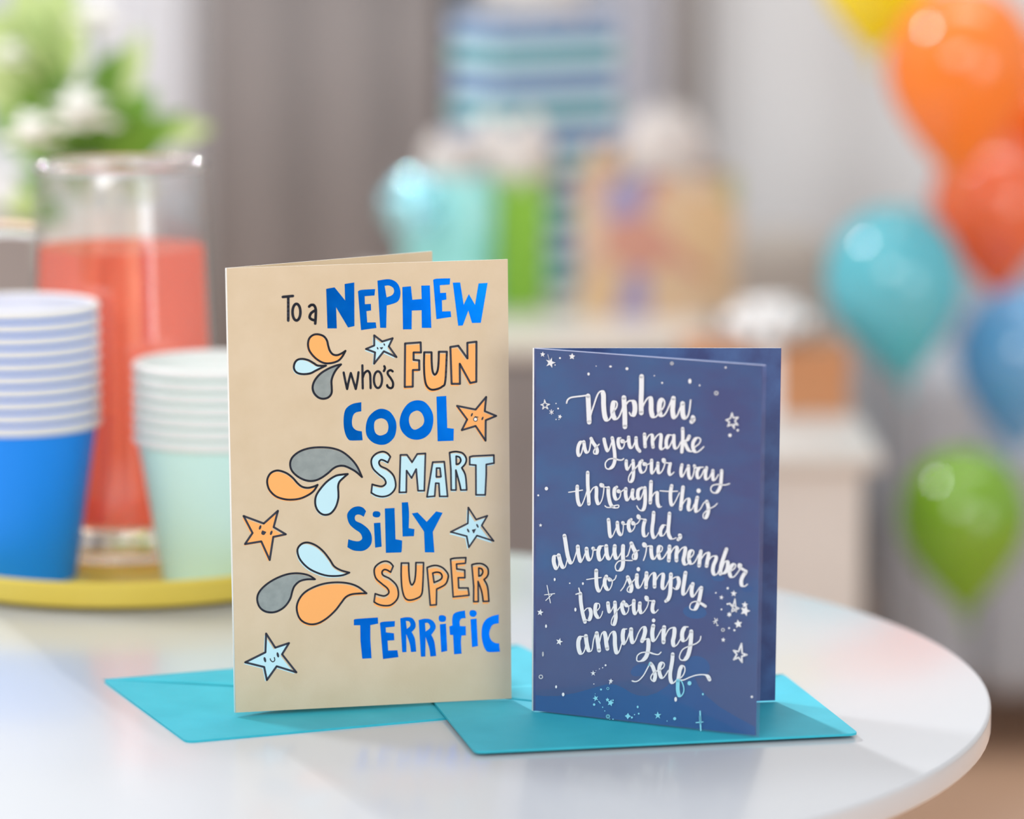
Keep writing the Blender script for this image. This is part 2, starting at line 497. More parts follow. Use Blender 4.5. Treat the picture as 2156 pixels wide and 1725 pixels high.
b = MB(); b.lathe([(0, 0.0004), (Ra - 0.005, 0.0004), (Ra - 0.0014, 0.002), (Ra - 0.0008, 0.006), (rad(zb) - 0.0012, zb - 0.003), (rad(zb) - 0.003, zb - 0.0006), (0, zb - 0.0006)], PC, 72)
b.build('thick_base', glass('foot glass', (1.0, 0.97, 0.92, 1), 1.3, 0.03), root, smooth=True)
hz1, hz0 = at(100, 487, 1.835).z - TT, at(100, 900, 1.835).z - TT
pts = []
raw = [(-(rad(hz1) - 0.0005), hz1), (-(rad(hz1) + 0.007), hz1 + 0.001), (-(rad(hz1) + 0.018), hz1 + 0.001), (-(rad(hz1) + 0.0235), hz1 - 0.004),
       (-(rad(hz1) + 0.0245), hz1 - 0.015), (-(rad(hz0) + 0.021), hz0 + 0.03), (-(rad(hz0) + 0.018), hz0 + 0.006), (-(rad(hz0) + 0.010), hz0), (-(rad(hz0) - 0.0005), hz0)]
for i in range(len(raw) - 1):
    for s in range(6):
        a = [raw[max(i - 1, 0)], raw[i], raw[i + 1], raw[min(i + 2, len(raw) - 1)]]
        u = s / 6
        f = [0.5 * ((2 * a[1][d]) + (-a[0][d] + a[2][d]) * u + (2 * a[0][d] - 5 * a[1][d] + 4 * a[2][d] - a[3][d]) * u * u + (-a[0][d] + 3 * a[1][d] - 3 * a[2][d] + a[3][d]) * u ** 3) for d in (0, 1)]
        pts.append(PC + Vector((f[0], 0, f[1])))
pts.append(PC + Vector((raw[-1][0], 0, raw[-1][1])))
b = MB(); b.tube(pts, 0.0042, 14); b.build('handle', M['thick_glass'], root, smooth='all')
zl = at(266, 535, 1.80).z - TT
b = MB(); g = wt + 0.00025
b.lathe([(0, zb + 0.0004), (rad(zb) - g - 0.0066, zb + 0.0004), (rad(zb) - g - 0.001, zb + 0.0036)] + [(rad(z) - g, z) for z in [zb + 0.004 + (zl - zb - 0.004) * i / 8 for i in range(1, 9)]] + [(0, zl)], PC, 72)
o = b.build('pink_lemonade', M['lemonade'], smooth=True); tag(o, 'pink lemonade filling two thirds of the glass pitcher', 'drink')

# ------------------------------------------------------------------ curtains
def curtain(name, label, x0, x1, y, z0, z1, folds, depth, m, seed):
    rnd = random.Random(seed); b = MB(); n = int(folds * 14); vs, fs = [], []
    ph = [rnd.uniform(-0.5, 0.5) for _ in range(int(folds) + 3)]
    for i in range(n + 1):
        s = i / n; k = s * folds
        j = int(k); w = k - j
        p = ph[j] * (1 - w) + ph[j + 1] * w
        yy = depth * math.sin(2 * math.pi * k + p) * (0.75 + 0.5 * abs(ph[j]))
        xx = x0 + (x1 - x0) * s
        for q in range(5):
            t_ = q / 4
            vs.append((xx + 0.006 * math.sin(5 * t_ + k), y + yy * (0.85 + 0.15 * (1 - t_)), z0 + (z1 - z0) * t_))
    for i in range(n):
        for q in range(4):
            a = i * 5 + q; fs.append((a, a + 5, a + 6, a + 1))
    b.add(vs, fs)
    return tag(b.build(name, m, smooth='all', solid=0.0015), label, 'curtain')
curtain('sheer_curtain', 'white sheer curtain at the window behind the flowers', at(170, 300, 4.2).x, at(432, 300, 4.2).x, 4.19, 0.03, 2.6, 6, 0.018, M['sheer'], 3)
curtain('drape', 'wide taupe drape hanging beside the white sheer curtain', at(425, 300, 4.12).x, at(935, 300, 4.12).x, 4.1, 0.02, 2.64, 2.6, 0.012, M['drape'], 5)
curtain('sheer_curtain', 'white sheer curtain behind the striped gift bag', at(940, 300, 4.18).x, at(1405, 300, 4.18).x, 4.19, 0.03, 2.6, 6, 0.014, transl('grey sheer curtain', '#D2D2D8', 0.4, 0.9, thru=0.12), 8)
curtain('drape', 'narrow grey drape right of the striped gift bag', at(1385, 300, 4.12).x, at(1480, 300, 4.12).x, 4.1, 0.02, 2.64, 1.6, 0.012, mat('grey drape', '#9B9694', 0.9), 9)

# ------------------------------------------------------------------ furniture behind
def panel_box(mb, lo, hi): mb.box(lo, hi)
# console under the gift bags
cz = at(1100, 722, 2.92).z; x0, x1 = at(700, 700, 2.95).x, at(1500, 700, 2.95).x
root = thing('console_table', 'taupe console with a white top under the gift bags', 'console', ((x0 + x1) / 2, 3.15, 0))
b = MB(); b.box((x0, 2.92, cz - 0.012), (x1, 3.42, cz)); b.build('top', mat('console top', '#CCC5BB', 0.4), root, bevel=0.002)
b = MB(); b.box((x0 + 0.01, 2.935, 0.05), (x1 - 0.01, 3.41, cz - 0.012)); b.build('body', M['drape'], root, bevel=0.003)
for s in range(2):
    xa = x0 + 0.015 + s * (x1 - x0 - 0.03) / 2; xb = xa + (x1 - x0 - 0.03) / 2 - 0.004
    b = MB(); b.box((xa, 2.927, 0.06), (xb, 2.936, cz - 0.018)); d = b.build('door', M['drape'], root, bevel=0.002)
    b = MB(); kx = xb - 0.03 if s == 0 else xa + 0.03
    b.lathe([(0, 0), (0.005, 0), (0.008, 0.012), (0, 0.015)], (kx, 2.927, cz - 0.2), 16, axis=Matrix.Rotation(math.pi / 2, 3, 'X')); b.build('knob', M['ceramic'], d, smooth=True)
b = MB(); b.box((x0 + 0.03, 2.96, 0), (x1 - 0.03, 3.38, 0.05)); b.build('plinth', M['dark_wood'], root)
# low white bench under the brown box
bz = at(1700, 955, 2.62).z; x0, x1 = at(1250, 950, 2.65).x, at(1850, 950, 2.65).x
root = thing('bench', 'low white bench carrying the brown gift box', 'bench', ((x0 + x1) / 2, 2.75, 0))
b = MB(); b.box((x0, 2.62, bz - 0.012), (x1, 2.905, bz)); b.build('top', mat('bench top', '#C2BFBA', 0.45), root, bevel=0.003)
b = MB(); b.box((x0 + 0.012, 2.632, 0.03), (x1 - 0.012, 2.90, bz - 0.012)); b.build('body', noisy(mat('cream panel', '#C6C3BF', 0.7), '#C2BFBB', '#CBC8C4', 9), root, bevel=0.004)
for sx in (x0 + 0.03, x1 - 0.05):
    for sy in (2.65, 2.86):
        b = MB(); b.box((sx, sy, 0), (sx + 0.02, sy + 0.02, 0.03)); b.build('foot', M['dark_wood'], root)
# padded chair behind the box
Yc = 3.62; xa, xb = at(1545, 600, Yc).x, at(1752, 600, Yc).x; zt = at(1650, 490, Yc).z
root = thing('padded_chair', 'low taupe padded chair behind the brown gift box', 'chair', ((xa + xb) / 2, Yc, 0))
ch = noisy(mat('taupe upholstery', '#A39A91', 0.9), '#9F968D', '#A89F96', 30)
b = MB(); b.box((xa, Yc, 0.10), (xb, Yc + 0.06, zt)); b.build('backrest', ch, root, bevel=0.028)
b = MB(); b.box((xa - 0.01, Yc + 0.06, 0.10), (xb + 0.01, Yc + 0.42, 0.24)); b.build('seat', ch, root, bevel=0.02)
for sx in (xa, xb - 0.025):
    for sy in (Yc + 0.01, Yc + 0.37):
        b = MB(); b.box((sx, sy, 0), (sx + 0.025, sy + 0.025, 0.12)); b.build('leg', M['dark_wood'], root)
# grey armchair right
Ya = 3.45; xa, xb = at(1905, 900, Ya).x, at(2600, 900, Ya).x
root = thing('armchair', 'light grey armchair on dark feet behind the balloons', 'armchair', ((xa + xb) / 2, Ya + 0.3, 0))
gr = noisy(mat('grey upholstery', '#A8ACB3', 0.9), '#A4A8AF', '#ADB1B8', 40)
zt = at(2000, 770, Ya).z; zs = 0.06
b = MB(); b.box((xa + 0.07, Ya, zs), (xb - 0.07, Ya + 0.5, 0.30)); b.build('seat', gr, root, bevel=0.02)
b = MB(); b.box((xa + 0.07, Ya + 0.42, 0.30), (xb - 0.07, Ya + 0.56, zt + 0.12)); b.build('backrest', gr, root, bevel=0.03)
for sx in (xa, xb - 0.07):
    b = MB(); b.box((sx, Ya - 0.01, zs), (sx + 0.07, Ya + 0.54, zt)); b.build('armrest', gr, root, bevel=0.025)
for sx in (xa + 0.01, xb - 0.05):
    for sy in (Ya + 0.02, Ya + 0.46):
        b = MB(); b.box((sx, sy, 0), (sx + 0.04, sy + 0.04, zs)); b.build('foot', M['dark_wood'], root)

# ------------------------------------------------------------------ gift bags and box
def stripes(name, bands, period, rough=0.45):
    m = mat(name, bands[0], rough); nt, bs, _ = nodes(m)
    tc = nt.nodes.new('ShaderNodeTexCoord'); sp = nt.nodes.new('ShaderNodeSeparateXYZ')
    nt.links.new(tc.outputs['Object'], sp.inputs[0])
    dv = nt.nodes.new('ShaderNodeMath'); dv.operation = 'DIVIDE'; dv.inputs[1].default_value = period
    fr = nt.nodes.new('ShaderNodeMath'); fr.operation = 'FRACT'
    nt.links.new(sp.outputs['Z'], dv.inputs[0]); nt.links.new(dv.outputs[0], fr.inputs[0])
    r = nt.nodes.new('ShaderNodeValToRGB'); r.color_ramp.interpolation = 'CONSTANT'
    e = r.color_ramp.elements
    e[0].position = 0; e[0].color = lin(bands[0]); e[1].position = 1 / len(bands); e[1].color = lin(bands[1])
    for i in range(2, len(bands)):
        x = e.new(i / len(bands)); x.color = lin(bands[i])
    nt.links.new(fr.outputs[0], r.inputs[0]); nt.links.new(r.outputs[0], bs.inputs['Base Color'])
    return m
def patches(name, cols, scale, rough=0.5):
    m = mat(name, cols[0], rough); nt, bs, _ = nodes(m)
    tc = nt.nodes.new('ShaderNodeTexCoord'); v = nt.nodes.new('ShaderNodeTexVoronoi'); v.inputs['Scale'].default_value = scale
    nt.links.new(tc.outputs['Object'], v.inputs['Vector'])
    sp = nt.nodes.new('ShaderNodeSeparateColor'); nt.links.new(v.outputs['Color'], sp.inputs[0])
    r = nt.nodes.new('ShaderNodeValToRGB'); r.color_ramp.interpolation = 'CONSTANT'; e = r.color_ramp.elements
    e[0].position = 0; e[0].color = lin(cols[0]); e[1].position = 1 / len(cols); e[1].color = lin(cols[1])
    for i in range(2, len(cols)):
        x = e.new(i / len(cols)); x.color = lin(cols[i])
    nt.links.new(sp.outputs[0], r.inputs[0]); nt.links.new(r.outputs[0], bs.inputs['Base Color'])
    return m
def bag(label, u0, u1, v_top, v_bot, Y, depth, m, cord, rot=0.0):
    xa, xb = at(u0, v_bot, Y).x, at(u1, v_bot, Y).x; zt = at(u0, v_top, Y).z
    c = Vector(((xa + xb) / 2, Y + depth / 2, cz)); w, h = (xb - xa) / 2, zt - cz
    root = thing('gift_bag', label, 'gift bag', c, 'gift bags on the console')
    root.rotation_euler = (0, 0, rot)
    b = MB(); d = depth / 2; k = Vector(c); t_ = 0.0006
    def ring(w_, d_, z, pinch): # eight points, side gussets pinched at the top
        return [k + Vector(p) for p in ((-w_, -d_, z), (w_, -d_, z), (w_ - pinch, 0, z), (w_, d_, z), (-w_, d_, z), (-w_ + pinch, 0, z))]
    rings = [ring(w, d, 0, 0), ring(w, d, h * 0.4, 0), ring(w, d * 0.92, h, 0.012)]
    inner = [ring(w - t_, d * 0.92 - t_, h, 0.0125), ring(w - t_, d - t_, h * 0.3, 0.0006)]
    rr = rings + inner
    vs = [p for r in rr for p in r]; fs = []
    for i in range(len(rr) - 1):
        for j in range(6):
            q = (j + 1) % 6; fs.append((i * 6 + j, i * 6 + q, i * 6 + 6 + q, i * 6 + 6 + j))
    fs.append(tuple(reversed(range(6)))); n = (len(rr) - 1) * 6; fs.append(tuple(range(n, n + 6)))
    b.add(vs, fs); b.build('bag_body', m, root)
    for s in (-1, 1):
        b = MB(); pts = []
        for i in range(13):
            a = math.pi * i / 12
            pts.append(k + Vector((-w * 0.45 * math.cos(a), s * (d * 0.92 + 0.001), h - 0.012 + 0.02 * math.sin(a))))
        b.tube(pts, 0.0011, 8); b.build('handle', cord, root, smooth='all')
    return c, w, d, h, root
def tissue(label, c, rx, ry, z0, z1, m, seed):
    rnd = random.Random(seed); b = MB(); n = 30; vs, fs = [], []
    lev = 7
    jit = [rnd.uniform(-1, 1) for _ in range(n)]
    for q in range(lev):
        s = q / (lev - 1)
        for i in range(n):
            a = 2 * math.pi * i / n
            puff = 0.55 + 0.75 * math.sin(math.pi * min(1, s * 0.8)) if q else 0.45
            ruf = (1 + 0.22 * jit[i] * s) * (1.0 if i % 2 else 0.82)
            zz = z0 + (z1 - z0) * s * (1 + 0.28 * jit[(i * 7) % n] * s)
            r = puff * ruf * (1 - 0.25 * s)
            vs.append((c.x + rx * r * math.cos(a) + 0.003 * rnd.uniform(-1, 1), c.y + ry * r * math.sin(a), zz))
    for q in range(lev - 1):
        for i in range(n):
            j = (i + 1) % n; fs.append((q * n + i, q * n + j, (q + 1) * n + j, (q + 1) * n + i))
    vs.append((c.x, c.y, z0 + (z1 - z0) * 0.72)); e = len(vs) - 1
    for i in range(n): fs.append(((lev - 1) * n + i, (lev - 1) * n + (i + 1) % n, e))
    b.add(vs, fs)
    return tag(b.build('tissue_paper', m, smooth='all'), label, 'tissue paper', 'tissue paper in the gift bags')
def bow(c, layers, axis, m, parent, seed):          # a round ribbon bow of many loops
    rnd = random.Random(seed); bw = MB(); Q = Vector((0, 0, 1)).rotation_difference(axis)
    for lay, (nl, ln, el0) in enumerate(layers):
        for i in range(nl):
            a = 2 * math.pi * (i + rnd.uniform(-0.2, 0.2)) / nl + lay * 0.4; el = el0 + rnd.uniform(-0.15, 0.15); tw = rnd.uniform(-0.5, 0.5)
            ca, sa = math.cos(a), math.sin(a); vs, fs = [], []
            for q in range(17):
                th_ = 2 * math.pi * q / 16
                rr = ln * (1 - math.cos(th_)) / 2; hh = 0.0075 * math.sin(th_)
                x_ = rr * math.cos(el) - hh * math.sin(el); z_ = rr * math.sin(el) + hh * math.cos(el) + 0.006
                for s in (-0.006, 0.006):
                    vs.append(c + Q @ Vector((x_ * ca - s * sa, x_ * sa + s * ca, z_ + s * tw * rr / ln)))
            for q in range(16):
                fs.append((q * 2, q * 2 + 1, q * 2 + 3, q * 2 + 2))
            bw.add(vs, fs)
    return bw.build('bow', m, parent, smooth='all', solid=0.0004, fix=False)
cord_w = mat('white cord', '#E8E6E2', 0.8)
st = stripes('blue stripe paper', ['#146A92', '#BCEAE4', '#146C98', '#C4D2F0'], 0.0465)
c, w, d, h, bg_root = bag('tall blue and aqua striped gift bag at the back of the console', 968, 1282, 25, 640, 3.27, 0.071, st, cord_w, 0.62)
tissue('white tissue paper in the tall striped gift bag', c, w * 0.62, d * 0.7, c.z + h - 0.03, c.z + h + 0.03, M['tissue'], 4)
c, w, d, h, bg_root = bag('shiny aqua gift bag, leftmost on the console', 868, 1035, 372, 650, 3.10, 0.05, noisy(mat('shiny aqua paper', '#8FDCDA', 0.25, Metallic=0.15), '#90E0DC', '#AEEBEC', 30, bump=0.6, bscale=120), cord_w, -0.42)
bow(c + Vector((-w * 0.55, -d - 0.002, h - 0.026)), ((9, 0.026, 0.25), (7, 0.021, 0.8), (4, 0.014, 1.3)), Vector((0, -1, 0)), mat('aqua foil ribbon', '#A9E8F4', 0.14, Metallic=0.7), bg_root, 9)  # bow added to give the bag its bright highlights
tissue('white tissue paper in the shiny aqua gift bag', c, w * 0.62, d * 0.7, c.z + h - 0.03, c.z + h + 0.025, M['tissue'], 6)
c, w, d, h, bg_root = bag('slim lime green gift bag beside the aqua bag', 1045, 1150, 375, 655, 3.12, 0.045, mat('lime paper', '#7DB22C', 0.5), cord_w)
tissue('cream tissue paper puffed out of the slim green gift bag', c + Vector((-0.006, 0, 0)), w * 1.55, d * 1.0, c.z + h - 0.03, c.z + h + 0.04, M['tissue'], 11)
pt = patches('patchwork paper', ['#CFAF86', '#CBB096', '#CDB08F', '#968CAE', '#C4A58E', '#C08A78', '#A2A474', '#CDB59A'], 26)
c, w, d, h, bg_root = bag('wide peach and purple patterned gift bag on the console', 1215, 1552, 372, 648, 3.08, 0.075, pt, cord_w)
tissue('white tissue paper in the patterned gift bag', c + Vector((0.006, 0, 0)), w * 0.52, d * 0.7, c.z + h - 0.03, c.z + h + 0.042, M['tissue'], 21)
tissue('peach tissue paper beside the white tissue in the patterned bag', c + Vector((-w * 0.66, 0, 0)), w * 0.22, d * 0.6, c.z + h - 0.03, c.z + h + 0.016, M['tissue_peach'], 23)
# brown gift box with silver bow
Yb = 2.80; xa, xb = at(1440, 870, Yb).x, at(1790, 870, Yb).x; zt = at(1600, 742, Yb).z
root = thing('gift_box', 'brown gift box with a silver bow on the white bench', 'gift box', ((xa + xb) / 2, Yb + 0.045, bz))
bk = noisy(mat('brown kraft board', '#BC7F52', 0.6), '#B67A4E', '#C2865A', 12)
b = MB(); b.box((xa + 0.001, Yb + 0.001, bz), (xb - 0.001, Yb + 0.089, zt - 0.012)); b.build('box_base', bk, root, bevel=0.001)
b = MB(); b.box((xa, Yb, zt - 0.014), (xb, Yb + 0.09, zt)); b.build('lid', bk, root, bevel=0.001)
sil = mat('silver ribbon', '#FFFFFF', 0.18, Metallic=0.2)
cb = Vector((at(1622, 700, Yb).x, Yb + 0.034, zt))
b = MB()
for (dx) in (0,):
    b.box((cb.x - 0.006, Yb - 0.0006, bz), (cb.x + 0.006, Yb + 0.0001, zt + 0.0006)); b.box((cb.x - 0.006, Yb - 0.0006, zt), (cb.x + 0.006, Yb + 0.0906, zt + 0.0006))
b.build('ribbon', sil, root)
bow(cb, ((12, 0.038, 0.35), (11, 0.035, 0.75), (9, 0.031, 1.1), (5, 0.026, 1.4)), Vector((0, 0, 1)), sil, root, 5)

# ------------------------------------------------------------------ balloons
def balloon(label, u, v, rpx, Y, col, tilt=0.0, stretch=1.08):
    R = rpx * pxm(Y); c = at(u, v, Y)
    root = thing('balloon', label, 'balloon', c, 'party balloons')
    m = transl(label.split(' balloon')[0] + ' latex', col, 0.45, 0.10)
    m.node_tree.nodes['Principled BSDF'].inputs['IOR'].default_value = 2.1
    b = MB(); ax = Matrix.Rotation(tilt, 3, 'Y'); prof = []
    for i in range(33):
        a = math.pi * i / 32
        s = max(0.0, (a - math.pi / 2) / (math.pi / 2))
        z = R * math.cos(a) * (stretch + 0.48 * s * s)
        r = R * math.sin(a) * (1 - 0.33 * s * s)
        prof.append((0.0 if i in (0, 32) else r, z))
    b.lathe(prof, c, 48, axis=ax); b.build('balloon_skin', m, root, smooth='all')
    zt = -R * (stretch + 0.48)
    b = MB(); b.lathe([(0, zt + 0.003), (R * 0.045, zt + 0.001), (R * 0.035, zt - 0.003), (R * 0.085, zt - 0.009), (R * 0.06, zt - 0.0095), (0, zt - 0.004)], c, 20, axis=ax)
    b.build('knot', m, root, smooth='all')
BY = 2.85
balloon('yellow balloon at the top of the balloon cluster', 1842, -75, 125, BY + 0.1, '#FFF200')
balloon('large bright orange balloon with a white highlight', 2025, 140, 158, BY - 0.02, '#FFA030', 0.05)
balloon('orange balloon behind the large bright orange one', 2185, 235, 150, BY + 0.26, '#FF8A1E')
balloon('deep orange balloon above the blue one', 2095, 425, 132, BY + 0.12, '#FA8850', -0.05)
balloon('turquoise balloon left of the orange balloons', 1882, 590, 147, BY, '#74D8E6', -0.12)
balloon('sky blue balloon below the deep orange one', 2150, 750, 136, BY + 0.05, '#7CC2EC', 0.05)
balloon('lime green balloon lowest in the cluster', 2028, 1088, 138, BY - 0.05, '#92C424', -0.05)

# ------------------------------------------------------------------ white flowers in a vase by the window
FY = 2.45
vx = at(205, 500, FY).x; vz = at(200, 640, FY).z
root = thing('plant_stand', 'slim white plant stand holding the flower vase by the window', 'plant stand', (vx, FY, 0))
b = MB(); b.lathe([(0, vz - 0.014), (0.05, vz - 0.014), (0.05, vz), (0, vz)], (vx, FY, 0), 40); b.build('top', M['white'], root, smooth=True)
for i in range(3):
    a = 2.1 * i + 0.5
    b = MB(); b.tube([(vx + 0.038 * math.cos(a), FY + 0.038 * math.sin(a), vz - 0.014), (vx + 0.05 * math.cos(a), FY + 0.05 * math.sin(a), 0)], 0.006, 10); b.build('leg', M['white'], root, smooth='all')
root = thing('flower_vase', 'white flowers and green leaves in a pale vase by the window', 'flowers', (vx, FY, vz))
b = MB(); b.lathe([(0, 0), (0.026, 0), (0.038, 0.03), (0.036, 0.06), (0.022, 0.085), (0.026, 0.095), (0.024, 0.095), (0.019, 0.083), (0.03, 0.05), (0, 0.01)], (vx, FY, vz), 40)
b.build('vase', M['ceramic'], root, smooth=True)
VT = Vector((vx, FY, vz + 0.09))
def flower(u, v, rpx, Y, seed):
    rnd = random.Random(seed); c = at(u, v, Y); R = rpx * pxm(Y); b = MB()
    for lay in range(3):
        n = 6 + lay * 2; el = 1.2 - lay * 0.62
        for i in range(n):
            a = 2 * math.pi * (i + 0.5 * lay) / n + rnd.uniform(-0.1, 0.1)
            d = Vector((math.cos(a) * math.cos(el), math.sin(a) * math.cos(el), math.sin(el)))
            side = Vector((-math.sin(a), math.cos(a), 0)); up = d.cross(side)
            L = R * (0.6 + 0.1 * lay) * rnd.uniform(0.9, 1.1); W = L * 0.42
            vs = []
            for s in range(5):
                t_ = s / 4; wv = W * math.sin(math.pi * (0.12 + 0.8 * t_))
                for q in (-1, 0, 1):
                    vs.append(c + d * L * t_ + side * wv * q + up * (-0.18 * L * t_ * t_ + (0.05 * L if q else 0)))
            fs = []
            for s in range(4):
                for q in range(2):
                    k_ = s * 3 + q; fs.append((k_, k_ + 1, k_ + 4, k_ + 3))
            b.add(vs, fs)
    f = b.build('flower', M['petal'], root, smooth='all', fix=False)
    s = MB(); mid = VT.lerp(c, 0.5) + Vector((0, 0, 0.015)); s.tube([VT, mid, c], 0.0015, 8); s.build('stem', M['leaf'], root, smooth='all')
for a in ((168, 245, 112, 2.37, 1), (66, 285, 86, 2.36, 2), (200, 45, 80, 2.50, 3), (20, 120, 60, 2.46, 4), (110, 400, 60, 2.44, 5)): flower(*a)
def leaf(bm_, base, tip, wd, droop=0.0):
    d = tip - base; L = d.length; d.normalize()
    side = d.cross(Vector((0.2, -1, 0.3))).normalized(); up = side.cross(d)
    vs, fs = [], []
    for s in range(8):
        t_ = s / 7; w_ = wd * math.sin(math.pi * min(1, 0.04 + t_ * 0.96)) ** 0.8
        p = base + d * L * t_ + up * (0.12 * L * math.sin(math.pi * t_))
        for q in (-1, 0, 1): vs.append(p + side * w_ * q + up * (0.12 * w_ * abs(q)))
    for s in range(7):
        for q in range(2):
            k_ = s * 3 + q; fs.append((k_, k_ + 1, k_ + 4, k_ + 3))
    bm_.add(vs, fs)
def leaves(mt, spec, seed):
    rnd = random.Random(seed); b = MB()
    for (u0, v0, u1, v1, Y, wp) in spec:
        leaf(b, at(u0, v0, Y), at(u1, v1, Y + rnd.uniform(-0.03, 0.03)), wp * pxm(Y))
    b.build('foliage', M[mt], root, smooth='all', fix=False)
leaves('leaf', [(140, 330, 262, 95, 2.44, 42), (190, 330, 330, 190, 2.43, 40), (220, 350, 395, 235, 2.42, 34), (130, 330, 30, 170, 2.45, 40), (110, 360, -20, 230, 2.42, 40),
                (170, 330, 110, 150, 2.47, 46), (200, 380, 350, 300, 2.44, 24), (120, 300, 60, 200, 2.5, 40), (160, 300, 215, 160, 2.49, 36), (180, 420, 140, 330, 2.38, 16),
                (160, 430, 30, 370, 2.44, 28), (150, 440, 60, 470, 2.43, 22), (150, 330, 10, 190, 2.50, 44), (150, 330, 80, 100, 2.52, 40)], 2)
leaves('leaf_pale', [(100, 200, 40, -60, 2.52, 60), (90, 190, -40, 20, 2.50, 60), (130, 200, 120, -80, 2.54, 50), (60, 260, -60, 130, 2.46, 40), (250, 300, 450, 270, 2.46, 30),
                     (200, 400, 330, 400, 2.46, 30), (120, 430, 0, 440, 2.46, 34), (240, 260, 300, 60, 2.52, 26)], 3)
s = MB()
for (u, v, Y) in ((262, 95, 2.44), (395, 235, 2.42), (30, 170, 2.45), (40, -60, 2.52), (350, 300, 2.44), (0, 440, 2.46)):
    e = at(u, v, Y); s.tube([VT, VT.lerp(e, 0.4) + Vector((0, 0, 0.02)), VT.lerp(e, 0.8)], 0.0016, 8)
s.build('stem', M['leaf'], root, smooth='all')

# ------------------------------------------------------------------ greeting cards
def crop(x0, y0, w, W):                # measured points on a close-up -> photograph pixels
    k = w / W
    return lambda p: (x0 + p[0] * k, y0 + p[1] * k), k
def parse(s):                           # "x,y x,y* ..."  (* = smooth point)
    out = []
    for t_ in s.split():
        sm = t_.endswith('*'); a, c_ = t_.rstrip('*').split(',')
        out.append((float(a), float(c_), sm))
    return out
def cat(p0, p1, p2, p3, n):
    for i in range(n):
        u = i / n
        yield tuple(0.5 * (2 * p1[d] + (p2[d] - p0[d]) * u + (2 * p0[d] - 5 * p1[d] + 4 * p2[d] - p3[d]) * u * u + (3 * p1[d] - p0[d] - 3 * p2[d] + p3[d]) * u ** 3) for d in (0, 1))
def loop(s, n=6):
    P = parse(s); N = len(P); out = []
    for i in range(N):
        a, c_ = P[i], P[(i + 1) % N]
        if not a[2] and not c_[2]:
            out.append(a[:2]); continue
        p0 = P[i - 1] if a[2] else a
        p3 = P[(i + 2) % N] if c_[2] else c_
        out += list(cat(p0, a, c_, p3, n))
    return out
def path(s, n=7):
    P = parse(s); N = len(P)
    out = []
    for i in range(N - 1):
        out += list(cat(P[max(i - 1, 0)], P[i], P[i + 1], P[min(i + 2, N - 1)], n))
    out.append(P[-1][:2])
    return out

class Print:                            # flat printed shapes on one card face
    def __init__(s, p0, n):
        s.p0, s.n, s.mb, s.z = p0, n, MB(), 0
    def pt(s, uv, off):
        q = onplane(uv[0], uv[1], s.p0, s.n)
        return q + s.n * off
    def fill(s, loops, off, mi):
        pts = [p for l in loops for p in l]
        tri = tessellate_polygon([[Vector((x, y, 0)) for x, y in l] for l in loops])
        s.mb.add([s.pt(p, off) for p in pts], [tuple(t_) for t_ in tri], mi)
    def disc(s, c, r, off, mi, ry=None, rot=0.0, n=14):
        ry = ry or r
        vs = []
        for i in range(n):
            a = 2 * math.pi * i / n; x, y = r * math.cos(a), ry * math.sin(a)
            vs.append(s.pt((c[0] + x * math.cos(rot) - y * math.sin(rot), c[1] + x * math.sin(rot) + y * math.cos(rot)), off))
        s.mb.add(vs, [tuple(range(n))], mi)
    def line(s, pts, w, off, mi, closed=False):
        N = len(pts); k = N if closed else N - 1
        for i in range(k):
            a, c_ = pts[i], pts[(i + 1) % N]
            dx, dy = c_[0] - a[0], c_[1] - a[1]; L = math.hypot(dx, dy)
            if L < 1e-6: continue
            nx, ny = -dy / L * w / 2, dx / L * w / 2
            s.mb.add([s.pt(p, off) for p in ((a[0] + nx, a[1] + ny), (c_[0] + nx, c_[1] + ny), (c_[0] - nx, c_[1] - ny), (a[0] - nx, a[1] - ny))], [(0, 1, 2, 3)], mi)
        for p in pts:
            s.disc(p, w / 2, off, mi, n=10)
    def brush(s, pts, thick, thin, off, mi):    # brush-pen stroke: heavy going down, hairline going up
        N = len(pts); ws = []
        for i in range(N):
            a, c_ = pts[max(i - 1, 0)], pts[min(i + 1, N - 1)]
            dx, dy = c_[0] - a[0], c_[1] - a[1]; L = math.hypot(dx, dy) or 1
            t_ = min(1, max(0, (dy / L - 0.15) / 0.65)); ws.append(thin + (thick - thin) * t_ * t_ * (3 - 2 * t_))
        for _ in range(3):
            ws = [(ws[max(i - 1, 0)] + 2 * ws[i] + ws[min(i + 1, N - 1)]) / 4 for i in range(N)]
        L_, R_ = [], []
        for i in range(N):
            a, c_ = pts[max(i - 1, 0)], pts[min(i + 1, N - 1)]
            dx, dy = c_[0] - a[0], c_[1] - a[1]; L = math.hypot(dx, dy) or 1
            nx, ny = -dy / L * ws[i] / 2, dx / L * ws[i] / 2
            L_.append(s.pt((pts[i][0] + nx, pts[i][1] + ny), off)); R_.append(s.pt((pts[i][0] - nx, pts[i][1] - ny), off))
        s.mb.add(L_ + R_, [(i, i + 1, N + i + 1, N + i) for i in range(N - 1)], mi)
        for i in (0, N - 1): s.disc(pts[i], ws[i] * 0.48, off, mi)
    def build(s, name, mats, parent, label=None):
        me_n = s.n
        o = s.mb.build(name, mats, parent, fix=False)
        if label: o['label'] = label
        return o

F1, F2 = 0.00004, 0.00008              # ink layers lie a hair above the stock

